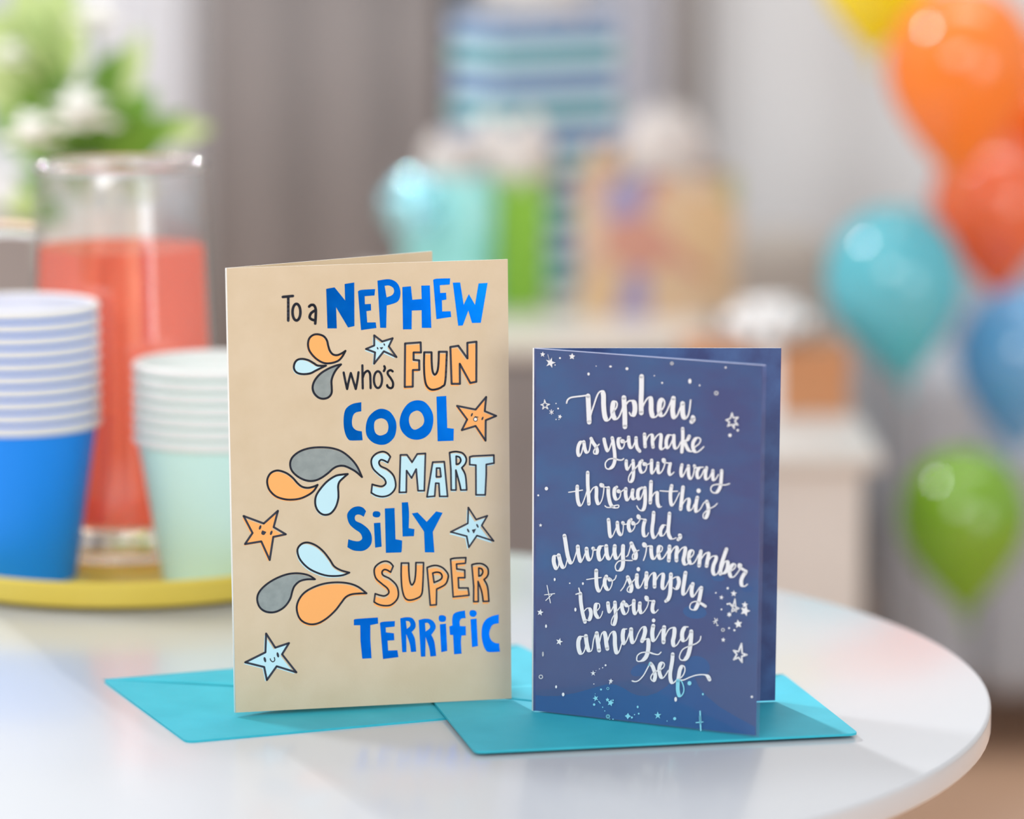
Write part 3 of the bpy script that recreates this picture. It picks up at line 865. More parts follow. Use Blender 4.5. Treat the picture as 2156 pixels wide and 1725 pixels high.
# ---- tan card
ZC = EN2 + 0.0001
BL, BR = flat(495, 1501, ZC), flat(1077, 1471, ZC)
n1 = (BR - BL).cross(Vector((0, 0, 1))).normalized()
if n1.y > 0: n1 = -n1
TL, TRr = onplane(476, 565, BL, n1), onplane(1069, 546, BL, n1)
card = thing('greeting_card', 'tan standing greeting card with blue foil words and smiling stars', 'greeting card', BL)
b = MB(); b.slab([BL, BR, TRr, TL], -n1 * 0.0005); front = b.build('front_panel', [M['kraft'], M['paper_edge']], card)
Pb = flat(910, 529, TL.z); Bb = Vector((Pb.x, Pb.y, ZC))
nb = (Bb - BL).cross(Vector((0, 0, 1))).normalized()
if nb.y < 0: nb = -nb
e_ = -n1 * 0.0006
b = MB(); b.slab([BL + e_, Bb, Pb, TL + e_], nb * 0.0005); b.build('back_panel', [M['kraft'], M['paper_edge']], card)
fo = MB(); fo.tube([BL, TL], 0.00026, 8); fo.build('fold', M['paper_edge'], card, 'all', fix=False)
INK = [M['ink'], M['orange_ink'], M['sky_ink'], M['gray_ink'], M['white_ink']]
def word_solid(word, cr, letters):
    f, k = cr; P = Print(BL, n1)
    for lp in letters:
        P.fill([[f(p) for p in loop(l)] for l in lp], F2, 0)
    P.build('foil_lettering', [M['foil']], front, 'metallic blue foil word ' + word)
def word_outline(word, cr, letters, mi, w, dx=-2.2, dy=3.6):
    f, k = cr; P = Print(BL, n1)
    for lp in letters:
        ls = [[f(p) for p in loop(l)] for l in lp]
        P.fill([[(x + dx, y + dy) for x, y in l] for l in ls], F1, mi)
        for l in ls: P.line(l, w * k, F2, 0, True)
    P.build('outlined_lettering', INK, front, ('orange' if mi == 1 else 'pale blue') + ' outlined word ' + word)
def word_mono(word, cr, strokes, w, ells=()):
    f, k = cr; P = Print(BL, n1)
    for s_ in strokes: P.line([f(p) for p in path(s_)], w * k, F2, 0)
    for (x, y, rx, ry) in ells:
        P.line([f((x + rx * math.cos(a), y + ry * math.sin(a))) for a in [2 * math.pi * i / 28 for i in range(28)]], w * k, F2, 0, True)
    P.build('small_lettering', INK, front, 'charcoal hand-drawn words ' + word)
def drop(cr, s_, mi, w, dx, dy, lab):
    f, k = cr; P = Print(BL, n1); l = [f(p) for p in loop(s_)]
    P.fill([[(x + dx, y + dy) for x, y in l]], F1, mi); P.line(l, w * k, F2, 0, True)
    P.build('droplet_print', INK, front, lab)
def star(cr, s_, mi, w, lab, eyes, mouth, dx=-3.2, dy=3.6, tilt=0.3):
    f, k = cr; P = Print(BL, n1); l = [f(p) for p in loop(s_)]
    P.fill([[(x + dx, y + dy) for x, y in l]], F1, mi); P.line(l, w * k, F2, 0, True)
    for (x, y, rx, ry) in eyes: P.disc(f((x, y)), rx * k, F2, 0, ry * k, tilt)
    kind, mp = mouth
    if kind == 'fill': P.fill([[f(p) for p in loop(mp)]], F2, 0)
    elif kind == 'line': P.line([f(p) for p in path(mp)], 28 * k, F2, 0)
    else:
        x, y, r = mp
        P.disc(f((x, y)), r * k, F1 * 1.5, 4); P.line([f((x + r * math.cos(a), y + r * math.sin(a))) for a in [0.5 * i for i in range(13)]], 9 * k, F2, 0)
        P.line([f((x - 8, y - 34)), f((x + 32, y - 28))], 10 * k, F2, 0)
    P.build('star_print', INK, front, lab)

c1 = crop(580, 580, 460, 2156)
word_mono('To a', c1, ['72,213 172,203', '126,212 126,446', '332,308 352,292 380,296 397,335 397,400 392,476', '392,345 352,372 337,412 356,434 388,444'], 27, [(207, 363, 39, 82)])
word_solid('NEPHEW', c1, [
    ['500,133 583,118 687,247 682,85 777,70 779,500 716,514 598,315 605,523 513,523'],
    ['814,157 850,143* 983,135 977,198 880,205 882,285 941,281 944,346 897,353 905,465 989,464 996,519 844,540'],
    ['1006,52 1120,38* 1195,70* 1230,140* 1228,215* 1195,265* 1097,297 1092,518 1033,517', '1077,103 1120,100* 1160,122* 1170,160* 1150,195* 1096,217'],
    ['1252,115 1336,107 1350,241 1443,233 1439,101 1523,99 1538,518 1444,518 1442,344 1345,347 1343,532 1258,533'],
    ['1556,45 1590,33* 1724,29 1719,90 1621,97 1625,174 1683,171 1687,238 1642,246 1645,356 1728,354 1734,410 1588,432'],
    ['1750,72 1822,70 1857,290 1908,185 1969,290 2004,80 2093,74 2026,468 1939,470 1903,347 1848,494 1803,497']])
c2 = crop(600, 690, 250, 2156)
drop(c2, '1098,422 1040,525* 960,605* 830,645* 700,640* 560,560* 450,430* 418,310* 440,200* 510,135* 600,122* 700,155* 760,230* 785,330* 815,420* 870,485* 950,500* 1040,462*', 1, 38, -2.4, 1.8, 'orange droplet print, topmost of the upper three')
drop(c2, '745,690 600,690* 520,645* 420,590* 310,568* 220,590* 170,660* 165,750* 220,820* 330,845* 460,830* 560,780* 680,720*', 2, 38, -2.4, 2.4, 'pale blue droplet print of the upper three')
drop(c2, '1018,668 920,692* 780,750* 640,840* 540,960* 502,1080* 530,1190* 610,1270* 700,1292* 790,1265* 845,1190* 848,1080* 845,960* 880,850* 940,750*', 3, 38, -2.4, 1.6, 'grey droplet print of the upper three')
star(c2, '1620,140 1765,252 1955,193 1885,340 2025,535 1795,430 1618,655 1635,450 1470,388 1620,325', 2, 36, 'pale blue smiling star print beside the word FUN',
     [(1682, 375, 13, 24), (1803, 308, 13, 24)], ('fill', '1718,360 1782,352 1768,385* 1745,395*'), tilt=-0.4)
word_mono("who's", c2, ['1065,815 1095,970 1128,1115', '1128,1115 1160,960 1195,825', '1195,825 1240,970 1285,1115', '1285,1115 1315,960 1335,810', '1405,685 1408,900 1412,1105', '1415,900 1440,830 1500,785 1540,830 1550,920 1555,1100',
    '1803,700 1815,740 1795,790', '1955,795 1915,772 1868,800 1870,850 1920,920 1960,1000 1955,1075 1915,1100 1865,1075 1855,1045'], 42, [(1688, 945, 74, 152)])
c3 = crop(700, 700, 320, 2156)
word_outline('FUN', c3, [['1030,158 1250,142 1255,285 1150,285 1150,390 1230,398 1232,532 1140,535 1138,770 1025,775'],
    ['1302,283 1405,283 1407,420* 1420,550* 1452,600* 1490,545* 1505,420* 1508,275 1622,275 1600,690* 1555,770* 1470,808* 1390,808* 1330,745* 1305,620* 1298,450*'],
    ['1672,208 1785,190 1915,370 1913,148 2042,132 2040,700 1955,718 1805,445 1808,730 1690,730']], 1, 30, -2.4, 4.6)
c4 = crop(700, 820, 360, 2156)
word_solid('COOL', c4, [
    ['363,162 250,185* 170,245* 143,340* 143,470* 165,570* 200,630* 240,645* 380,642 370,530 300,515* 255,470* 245,400* 262,325* 300,290* 363,277'],
    ['620,245* 720,280* 790,380* 806,480* 780,600* 700,680* 610,700* 510,670* 435,590* 420,480* 450,360* 530,275*', '615,365* 680,395* 705,465* 690,540* 640,575* 585,580* 540,545* 524,470* 540,395*'],
    ['1065,138* 1170,165* 1250,270* 1272,390* 1240,530* 1160,610* 1055,636* 950,605* 870,520* 846,410* 880,280* 960,175*', '1060,268* 1120,295* 1155,370* 1145,440* 1090,490* 1030,508* 985,470* 963,390* 985,310*'],
    ['1311,92 1434,83 1447,487 1530,497 1526,648 1326,655']])
star(c4, '1570,208 1805,255 1938,95 1920,275 2065,335 1932,390 1930,648 1805,462 1630,515 1698,380', 1, 25, 'orange open-mouthed star print beside the word COOL',
     [(1757, 320, 11, 25), (1891, 367, 11, 24)], ('open', (1803, 378, 25)), -2.6, 2.6, 0.4)
c5 = crop(540, 930, 260, 2156)
drop(c5, '1842,620 1760,440* 1650,300* 1500,180* 1330,118* 1130,100* 930,115* 760,170* 640,260* 590,360* 600,470* 660,560* 770,640* 900,685* 1020,680* 1130,635* 1250,550* 1340,470* 1430,428* 1530,425* 1640,470* 1740,530*', 3, 35, -0.3, 2.6, 'grey droplet print, largest of the middle three')
drop(c5, '1068,755 1000,785* 900,808* 800,790* 720,730* 640,640* 540,560* 430,515* 340,508* 250,550* 195,640* 190,740* 230,850* 330,950* 460,1000* 600,1015* 760,995* 900,935* 1000,860*', 1, 35, -1.2, 3.4, 'orange droplet print of the middle three')
drop(c5, '1595,566 1500,575* 1380,600* 1240,690* 1120,820* 1040,950* 1025,1080* 1060,1190* 1130,1260* 1210,1280* 1300,1250* 1380,1150* 1425,1010* 1430,900* 1425,780* 1450,700* 1520,630*', 2, 35, -1.4, 2.6, 'pale blue droplet print of the middle three')
c6 = crop(760, 940, 300, 2156)
word_outline('SMART', c6, [
    ['445,158 405,245 350,215* 300,205* 272,245* 300,300* 400,350* 490,440* 525,570* 505,660* 430,735* 330,762* 230,745* 155,703 170,575 240,595* 320,605* 375,560* 350,490* 270,425* 185,340* 155,240* 175,165* 240,105* 330,80* 400,105*'],
    ['597,130 695,128 773,240 852,115 975,107 958,672 863,672 835,345 765,480 690,368 685,695 580,698'],
    ['1085,240 1260,232 1310,758 1190,758 1178,560 1130,558 1115,755 998,765', '1143,330 1195,330 1210,460 1140,463'],
    ['1340,95 1400,82* 1460,82* 1540,105* 1592,180* 1580,260* 1525,325 1580,440* 1600,660 1510,662 1490,560* 1435,360 1438,662 1365,662 1360,350', '1440,150 1490,165* 1510,215* 1485,260* 1442,272'],
    ['1645,160 1690,148 2010,132 2012,255 1895,275 1895,420 1880,735 1740,735 1738,285 1645,278']], 2, 27, -0.6, 3.6)
c7 = crop(710, 1050, 240, 2156)
word_solid('SILLY', c7, [
    ['545,240 500,345 440,310* 380,303* 335,340* 350,420* 470,480* 590,580* 650,700* 648,840* 590,930* 500,985* 400,993* 290,975* 192,920 210,770 300,797* 400,808* 465,770* 465,710* 420,640* 320,570* 230,480* 188,350* 205,260* 290,175* 400,148* 490,175*'],
    ['670,295* 690,250* 745,240* 800,255* 817,300* 795,345* 740,356* 685,340*'], ['693,465 815,455 840,910 717,930'],
    ['900,188 1083,178 1102,770 1228,793 1220,980* 1205,1020 920,1027'],
    ['1220,75 1338,68 1357,270* 1352,560 1460,578 1450,712 1237,717'],
    ['1410,282 1520,263 1693,440 1870,243 1993,270 1808,630 1837,1020 1657,1017 1642,625']])
star(crop(500, 1060, 140, 1858), '170,355 735,565 1130,210 1010,665 1350,865 1000,940 900,1585 665,1065 210,1140 420,830', 1, 58, 'orange laughing star print near the fold',
     [(632, 675, 32, 66), (943, 825, 32, 66)], ('fill', '695,755 805,800 760,870* 710,885* 665,850* 675,790*'), -3.0, 3.4, 0.35)
star(crop(930, 1050, 130, 1869), '805,270 1040,635 1380,520 1210,815 1570,1285 1065,1120 820,1475 755,1140 270,1010 790,750', 2, 52, 'pale blue smiling star print beside the word SILLY',
     [(800, 970, 28, 66), (1080, 825, 28, 66)], ('fill', '910,945 1040,915 985,1035* 955,1045*'), -3.2, 4.6, -0.45)
c10 = crop(530, 1130, 260, 2156)
drop(c10, '1705,630 1560,590* 1440,520* 1360,400* 1250,260* 1120,155* 980,105* 870,130* 800,220* 815,340* 880,450* 1000,560* 1150,635* 1300,680* 1450,690* 1590,675*', 2, 34, -2.0, 3.6, 'pale blue droplet print of the lower three')
drop(c10, '1105,746 1000,680* 870,648* 730,643* 580,670* 400,745* 240,850* 130,970* 95,1090* 130,1220* 220,1300* 340,1325* 460,1300* 580,1220* 670,1090* 710,950* 750,860* 840,780* 960,748*', 3, 34, -0.6, 2.6, 'grey droplet print of the lower three')
drop(c10, '2005,992 1860,880* 1700,820* 1500,800* 1280,820* 1080,885* 920,980* 820,1110* 785,1250* 820,1400* 900,1490* 1030,1533* 1170,1510* 1320,1420* 1460,1290* 1560,1160* 1640,1060* 1740,1010* 1870,995*', 1, 34, -0.8, 4.0, 'orange droplet print, largest of the lower three')
c11 = crop(770, 1160, 290, 2156)
word_outline('SUPER', c11, [
    ['430,240 390,335 330,300* 285,297* 255,335* 275,385* 380,440* 480,540* 512,660* 490,760* 400,845* 300,860* 200,840* 130,800 148,672 230,698* 300,705* 360,660* 340,590* 250,515* 160,430* 132,320* 155,245* 230,185* 310,163* 380,185*'],
    ['557,192 672,192 675,330* 690,470* 722,535* 765,470* 782,330* 785,185 905,185 895,500* 875,680* 800,745* 680,773* 610,730* 570,600* 555,400*'],
    ['960,262 1040,235* 1120,232* 1210,270* 1285,360* 1285,440* 1240,530* 1110,600 1105,845 1010,852 985,550', '1048,350 1110,335* 1170,350* 1195,400* 1170,450* 1070,497'],
    ['1328,130 1400,115* 1568,107 1560,195 1420,208 1425,285 1550,302 1552,422 1447,422 1455,582 1602,582 1617,697 1368,722'],
    ['1660,218 1740,200* 1830,207* 1905,265* 1918,350* 1895,410* 1850,450 1905,560* 1928,790 1838,793 1815,640* 1758,480 1762,795 1688,797 1690,560', '1768,270 1815,285* 1832,330* 1810,380* 1770,397']], 1, 27, -0.8, 5.6)
word_solid('TERRIFIC', crop(730, 1270, 340, 2156), [
    ['95,225 140,212* 415,193 420,275 315,295 315,480 332,737 207,744 183,500 180,297 95,297'],
    ['443,265 490,250* 643,241 640,315 520,327 523,392 630,404 636,497 545,503 553,635 677,631 690,723 484,748'],
    ['714,205 790,190* 870,200* 915,260* 915,330* 867,387 910,480* 928,650 857,655 840,540* 795,418 797,655 740,658', '790,240 830,245* 850,280* 840,315* 802,345'],
    ['960,228 1040,210* 1120,220* 1175,270* 1185,340* 1130,425 1170,520* 1195,708 1117,714 1100,600* 1053,455 1050,714 990,717', '1045,268 1080,265* 1110,300* 1105,340* 1053,380'],
    ['1228,210* 1235,172* 1275,162* 1318,178* 1325,215* 1310,245* 1270,252* 1238,240*'], ['1242,285 1325,275 1342,640 1262,657'],
    ['1578,100 1480,118* 1425,150* 1408,220* 1410,300 1370,312 1378,425 1420,428 1433,685 1533,677 1525,520* 1533,435 1592,432 1588,310 1513,308 1507,250* 1530,210* 1588,202'],
    ['1638,135* 1650,103* 1690,95* 1725,110* 1735,145* 1715,178* 1680,185* 1648,168*'], ['1652,217 1733,207 1752,575 1672,590'],
    ['2030,153 1940,175* 1860,220* 1812,300* 1800,420* 1815,530* 1850,620* 1900,655* 2045,650 2033,538 1980,532* 1925,490* 1903,410* 1925,325* 1960,285* 2030,270']])
star(crop(500, 1320, 140, 1858), '800,190 1055,585 1440,455 1245,770 1645,1275 1095,1105 820,1490 745,1125 215,995 780,715', 2, 58, 'pale blue smiling star print at the bottom of the card',
     [(765, 920, 34, 76), (1127, 787, 34, 76)], ('line', '915,895 930,940 985,980 1040,940 1030,860'), -3.4, 3.4, -0.25)

# ---- blue card: printed back, printed inner leaf, clear acetate leaf carrying the white script
FO = flat(1122, 1497, ZC); BA = flat(1632, 1475, ZC); FA = flat(1598, 1553, ZC); UP = Vector((0, 0, 1))
nbk = (BA - FO).cross(UP).normalized()
if nbk.y > 0: nbk = -nbk
n2 = (FA - FO).cross(UP).normalized()
if n2.y > 0: n2 = -n2
card = thing('greeting_card', 'dark blue night-sky greeting card with white script on a clear cover', 'greeting card', FO)
b = MB(); b.slab([FO, BA, onplane(1645, 733, FO, nbk), onplane(1124, 733, FO, nbk)], -nbk * 0.0005); b.build('back_panel', [M['navy_back'], M['paper_edge']], card)
fo = MB(); fo.tube([FO + Vector((-0.00015, 0, 0)), onplane(1124, 733, FO, n2) + Vector((-0.00015, 0, 0))], 0.00034, 8); fo.build('fold', M['paper_edge'], card, 'all', fix=False)
PI = FO - n2 * 0.0007                   # inner leaf plane
def on_i(u, v): return onplane(u, v, PI, n2)
b = MB(); b.slab([on_i(1122, 1496), on_i(1591, 1549), on_i(1605, 766), on_i(1124.5, 734)], -n2 * 0.0004); leaf_ = b.build('inner_leaf', [M['navy'], M['navy_back']], card)
hl = [(1122.5, 1463), (1145, 1466), (1175, 1466), (1214, 1459), (1249, 1449), (1278, 1441), (1296, 1442), (1313, 1449), (1330, 1460), (1345, 1465), (1361, 1466), (1382, 1459.5), (1403, 1446), (1418, 1432), (1437, 1410),
      (1460, 1420), (1471, 1446), (1489, 1467), (1514, 1488), (1549, 1509), (1590, 1531)]
P = Print(PI, n2); P.fill([hl + [(1590, 1548), (1123, 1495.5)]], 0.00004, 0); P.build('hill_print', [M['hill']], leaf_, 'teal blue hills printed along the bottom')
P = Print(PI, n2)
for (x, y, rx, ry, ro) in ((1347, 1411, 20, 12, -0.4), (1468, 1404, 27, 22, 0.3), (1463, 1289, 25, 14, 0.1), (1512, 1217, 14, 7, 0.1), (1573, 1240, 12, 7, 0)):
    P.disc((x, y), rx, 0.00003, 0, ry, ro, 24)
P.build('painted_reflections', [M['hill']], leaf_)  # discs of colour standing in for blurred reflections in the acetate
PA = FO.copy()                           # acetate plane
b = MB(); b.slab([FO, FA, onplane(1613, 769, PA, n2), onplane(1124, 733, PA, n2)], -n2 * 0.00025, edge=0); ac = b.build('acetate_cover', [M['acetate']], card)
for s_ in (0,):
    b = MB(); rr = 0.00018
    b.tube([onplane(1126, 733.5, PA, n2), onplane(1612, 769.5, PA, n2)], rr, 6)
    b.build('acetate_rim_glint', mat('acetate edge glint', '#C4CEF0', 0.25), ac)  # pale tube paints the sparkle along the acetate's top edge
def script(text, cr, thick, thin, strokes, dots=(), cyan=()):
    f, k = cr; P = Print(PA, n2); i = 0
    for mi, group in ((0, strokes), (1, cyan)):
        for s_ in group:
            i += 1
            P.brush([f(p) for p in path(s_)], thick * k, thin * k, 0.00012 + i * 2e-6, mi)
    for (x, y, rx, ry, mi) in dots: P.disc(f((x, y)), rx * k, 0.00012, mi, ry * k)
    P.build('script_lettering', [M['script'], M['script_cyan']], ac, 'white brush script words ' + text)
script('Nephew,', crop(1180, 780, 300, 2156), 72, 24, [
    '95,495 112,445 160,412 250,397 330,388 430,374', '420,385 428,560 437,785', '440,770 470,640 510,520 550,400 585,335 625,318 652,370 655,520 665,640 682,720 715,758 755,725 785,650',
    '790,640 845,570 860,510 840,472 805,490 790,580 797,670 820,720 850,738 890,700 925,620 950,540', '962,410 970,560 975,640 978,855', '995,520 1030,470 1080,460 1118,490 1130,560 1125,630 1100,680 1070,682 1045,640',
    '1230,90 1228,300 1222,480 1225,645', '1245,560 1280,480 1330,415 1365,420 1375,500 1375,600 1392,680 1425,708 1460,690 1500,630', '1490,650 1560,560 1578,480 1548,432 1508,480 1497,580 1510,660 1550,690 1600,640 1650,530 1690,430',
    '1712,420 1705,520 1700,620 1722,718 1770,680 1810,580 1845,500', '1850,500 1850,600 1858,680 1890,728 1930,690 1955,600 1972,450', '2008,715 2010,745 1988,775'], [(2005, 706, 27, 30, 0)])
script('as you make', crop(1200, 890, 300, 2156), 52, 20, [
    '200,285 165,292 132,350 120,430 130,485 150,505 180,450 205,340', '212,290 225,380 242,435 268,458 295,420 312,330 320,240', '322,240 350,300 398,370 416,430 400,468 370,470 360,440 378,400 410,360 445,328',
    '518,250 535,330 560,410 582,432 610,370 632,300', '642,230 662,340 680,480 680,580 650,660 590,703 545,680 540,610 590,555 670,545 740,565 790,565 815,545',
    '770,230 738,245 732,310 750,370 785,395 820,350 825,290 810,262 790,272 800,300 850,290 885,250', '890,220 895,300 910,365 940,386 970,330 995,265', '1002,230 1005,310 1020,380 1058,432',
    '1130,175 1135,270 1140,365', '1150,290 1185,210 1225,178 1250,205 1250,290 1260,370', '1262,290 1310,210 1360,172 1382,205 1375,300 1372,370 1395,405 1440,370 1460,310',
    '1550,192 1500,190 1468,240 1458,310 1468,370 1492,385 1530,320 1560,245', '1575,195 1575,280 1580,350 1602,395 1640,370 1680,290', '1708,90 1710,250 1695,445', '1808,205 1780,260 1728,285', '1738,285 1760,350 1800,418 1850,436 1880,400 1895,365',
    '1885,375 1955,320 1980,260 1950,228 1905,242 1868,300 1862,370 1885,430 1920,448 1970,420 2028,365'])
script('your way', crop(1290, 950, 260, 2156), 58, 22, [
    '240,170 240,250 262,325 290,290 325,225', '358,165 365,280 365,400 350,495 310,543 280,520 285,450 330,370 400,300 460,225', '515,168 478,210 475,300 500,365 530,380 575,340 595,270 590,220 562,207 550,232 580,247 645,218',
    '682,160 680,260 680,345 697,393 730,350 765,280', '792,210 790,300 800,365 827,388 870,340 900,270 920,190 918,150 900,137 885,157 902,190 940,205 1015,212', '1010,220 992,290 985,365 1007,418 1040,400 1072,368',
    '1212,240 1197,320 1195,395 1217,448 1250,400 1295,300', '1325,258 1325,360 1335,440 1367,488 1400,440 1425,340 1430,252', '1430,258 1455,290 1530,280', '1585,282 1520,292 1480,350 1475,425 1502,478 1550,430 1600,320', '1642,290 1625,370 1622,450 1642,498 1690,460 1735,370',
    '1752,340 1750,430 1762,508 1800,490 1850,410', '1905,340 1900,450 1885,600 1850,685 1800,730 1740,715 1715,660 1750,600 1850,580 1960,592 2042,568'])
script('through this', crop(1185, 980, 340, 2156), 48, 15, [
    '195,280 193,380 207,490 237,540 265,510 300,420 322,345', '80,360 180,345 265,330', '334,95 335,250 345,400 350,515', '362,375 400,310 440,288 452,330 450,430 465,500 487,520 515,480 535,420 550,320 545,260 520,248 515,270 545,288 615,293',
    '610,300 610,380 625,470 650,535 700,568 745,560 745,532 700,537 640,560 590,560 565,540', '722,290 692,320 690,400 710,450 732,458 765,420 775,360 757,332 742,345 765,360 825,318', '843,312 840,380 852,445 872,468 900,420 932,335',
    '937,330 927,390 940,445 962,453 995,415', '1060,297 1012,330 1002,400 1015,450 1037,450 1065,390 1088,305', '1097,300 1102,400 1100,500 1085,575 1050,605 1010,580 990,540', '1180,218 1175,350 1170,500', '1187,430 1225,370 1260,358 1262,430 1267,505 1292,555 1320,550',
    '1455,272 1440,370 1442,475 1462,538 1500,490 1560,365', '1300,340 1420,348 1535,345', '1608,290 1595,400 1575,585', '1597,530 1640,460 1680,443 1688,490 1677,555 1692,603 1730,580 1755,520', '1798,428 1780,520 1777,595 1792,623 1840,580 1880,510 1918,475',
    '1925,482 1945,560 1940,635 1910,703 1880,700 1880,650 1940,590 2020,550 2065,508'], [(1815, 340, 29, 31, 0)])
script('world,', crop(1260, 1070, 190, 2156), 85, 25, [
    '242,275 255,400 268,580 298,698 345,660 400,540 445,420', '455,345 462,450 482,565 538,648 575,620 595,500 597,400 585,340', '585,350 625,388 695,378', '785,275 732,330 722,450 748,530 785,563 840,510 875,430 870,360 842,332 826,370 870,395 950,350 1000,260 1000,200 975,172 952,202 985,245 1060,262 1130,268',
    '1118,290 1085,400 1072,530 1085,640 1132,683 1170,650 1200,590', '1322,105 1310,300 1290,450 1287,590 1322,705 1360,710 1420,620 1470,520', '1615,410 1560,412 1502,490 1482,580 1502,650 1552,658 1610,580 1655,460', '1700,125 1690,300 1672,500 1685,640 1742,728 1800,735 1860,707', '1955,650 1958,700 1907,753'], [(1940, 648, 38, 40, 0)])
script('always', crop(1150, 1110, 220, 2156), 82, 24, [
    '230,588 172,605 157,690 177,790 217,868 255,810 265,700', '260,580 280,660 312,770 357,843 400,810 440,660', '380,178 400,300 430,500 462,640 512,748 555,720 600,600 640,455', '655,400 662,500 682,620 718,718 760,660 805,545', '835,445 842,530 862,630 902,688 940,640 965,550 972,430', '970,440 1012,472 1090,455',
    '1180,388 1122,405 1082,480 1082,590 1117,688 1170,650 1225,525', '1242,390 1247,500 1267,610 1312,668 1355,600 1400,480', '1418,390 1412,500 1432,610 1467,658 1510,600 1570,490', '1590,390 1585,550 1590,720 1570,840 1510,898 1450,890 1430,800 1490,712 1590,687 1700,690 1780,690',
    '1655,610 1690,580 1725,470 1758,325', '1760,335 1800,430 1850,535 1850,630 1812,663 1782,640 1790,570 1850,510 1915,477'])
script('remember', crop(1340, 1130, 260, 2156), 65, 22, [
    '125,415 155,330 175,230 175,150 150,117 132,142 162,175 240,160', '260,180 260,270 277,360 312,393 345,350 385,265', '375,300 440,250 455,192 425,162 392,190 384,280 402,368 440,393 490,350 545,255', '580,170 575,280 567,420', '585,320 640,220 690,175 712,215 700,310 702,420', '712,320 780,220 838,185 856,222 840,320 822,415 852,488 900,470 940,375',
    '925,395 990,320 1003,262 975,237 928,280 917,380 937,458 977,478 1030,430 1085,315', '1128,255 1110,370 1097,510', '1122,410 1190,310 1250,280 1262,325 1240,430 1227,515', '1255,425 1320,350 1382,345 1392,395 1350,500 1337,600 1367,668 1420,640 1465,540', '1575,220 1530,350 1482,500 1467,650', '1500,560 1540,450 1590,433 1598,500 1578,590 1530,638 1472,655',
    '1635,612 1710,560 1735,502 1705,477 1652,530 1627,620 1652,698 1702,703 1760,640 1820,550 1840,500 1815,482 1797,512 1832,555 1925,605', '1912,620 1862,690 1832,770 1842,848 1892,868 1940,832'])
script('to simply', crop(1220, 1180, 280, 2156), 62, 18, [
    '275,165 275,300 287,430 327,508 370,430 405,320', '120,312 230,295 355,280', '438,262 412,330 422,420 472,483 515,430 535,350 515,302 487,292 497,325 540,330 580,300 600,245', '670,495 720,430 760,340 782,262', '785,272 820,350 848,430 830,508 792,510 777,470 830,390 900,305',
    '935,238 930,320 937,400 967,448 1010,400 1060,280', '1090,205 1085,320 1082,440', '1095,380 1140,260 1195,205 1222,240 1220,340 1220,430', '1232,355 1280,260 1338,213 1362,250 1350,350 1347,430 1372,468 1410,420 1460,310', '1485,225 1480,400 1470,540 1442,625 1402,663', '1512,300 1560,272 1598,283 1617,350 1598,430 1560,468 1522,445',
    '1722,200 1700,350 1682,480 1692,558 1740,520 1800,400', '1840,382 1822,480 1827,560 1852,588 1900,520 1950,440', '1978,445 1960,560 1930,690 1882,788 1832,803 1792,770 1810,700 1880,667 1960,692 2045,745'], [(957, 145, 30, 35, 0)])
script('be your', crop(1200, 1230, 210, 2156), 80, 22, [
    '228,205 240,400 280,640 328,820', '308,590 370,525 428,535 457,610 447,710 410,783 360,770', '575,590 640,510 640,442 607,418 562,450 547,560 562,660 612,728 650,728 690,660 710,590', '825,410 832,490 857,608 890,589 945,480', '975,395 985,560 995,720 970,845 932,888 897,860 912,760 980,640 1110,465',
    '1165,388 1127,450 1142,570 1192,653 1250,610 1275,520 1255,452 1222,422 1217,460 1262,485 1345,437', '1385,360 1380,480 1392,600 1425,653 1460,590 1500,475', '1515,412 1510,520 1532,610 1572,628 1640,550 1690,440 1700,330 1690,282 1667,272 1652,300 1682,350 1742,362 1815,362', '1812,378 1790,470 1787,570 1832,623 1870,600 1910,555'])
script('amazing', crop(1190, 1290, 300, 2156), 62, 18, [
    '275,362 232,372 203,430 203,530 228,610 262,623 300,560 320,440', '315,355 325,450 350,560 382,588 410,550 430,420 465,305', '480,312 495,430 515,575', '525,440 550,330 588,295 612,360 625,470 640,550', '642,440 680,330 728,290 752,350 755,480 772,590 797,618 830,560 865,440',
    '935,248 890,262 873,330 877,420 897,478 940,410 972,310', '1000,252 1000,350 1012,430 1035,463 1070,410 1110,310 1160,230 1198,223 1212,280 1190,370 1165,432', '1180,430 1210,410 1242,402 1262,440 1258,560 1230,660 1180,718 1120,740 1085,720 1097,650 1160,607 1260,602 1340,625 1410,635 1452,600',
    '1335,200 1320,300 1327,400 1347,433 1390,380 1455,260', '1500,220 1490,320 1490,450', '1505,390 1560,270 1618,230 1655,252 1650,350 1632,440 1652,508 1700,480 1755,385', '1862,218 1815,225 1777,290 1772,380 1797,433 1850,400 1900,290', '1910,285 1905,420 1885,560 1850,668 1800,718 1750,715 1732,660 1780,560 1880,507 1980,470 2040,420 2055,360'], [(1340, 120, 27, 30, 0)])
script('self.', crop(1310, 1360, 200, 2156), 85, 27, [
    '230,798 300,813 380,785 480,680 560,540 610,440', '648,405 700,480 738,600 752,700 718,798 672,780 652,720 690,640 770,580 860,555', '855,560 940,490 960,420 920,378 865,430 842,540 862,660 912,733 970,690 1050,560', '1150,190 1140,330 1112,500 1092,640 1103,780 1147,848 1200,815 1260,750',
    '1235,790 1340,720 1400,640 1428,540 1408,467 1360,462 1312,550 1287,690 1270,800', '1310,775 1400,775 1550,710 1700,665 1850,655 1940,690 1985,768'], [(1530, 850, 46, 50, 1)],
    ['1268,790 1265,900 1265,1000 1290,1115 1330,1148 1390,1070 1402,960 1362,830 1312,778', '606,450 622,405 634,385'])
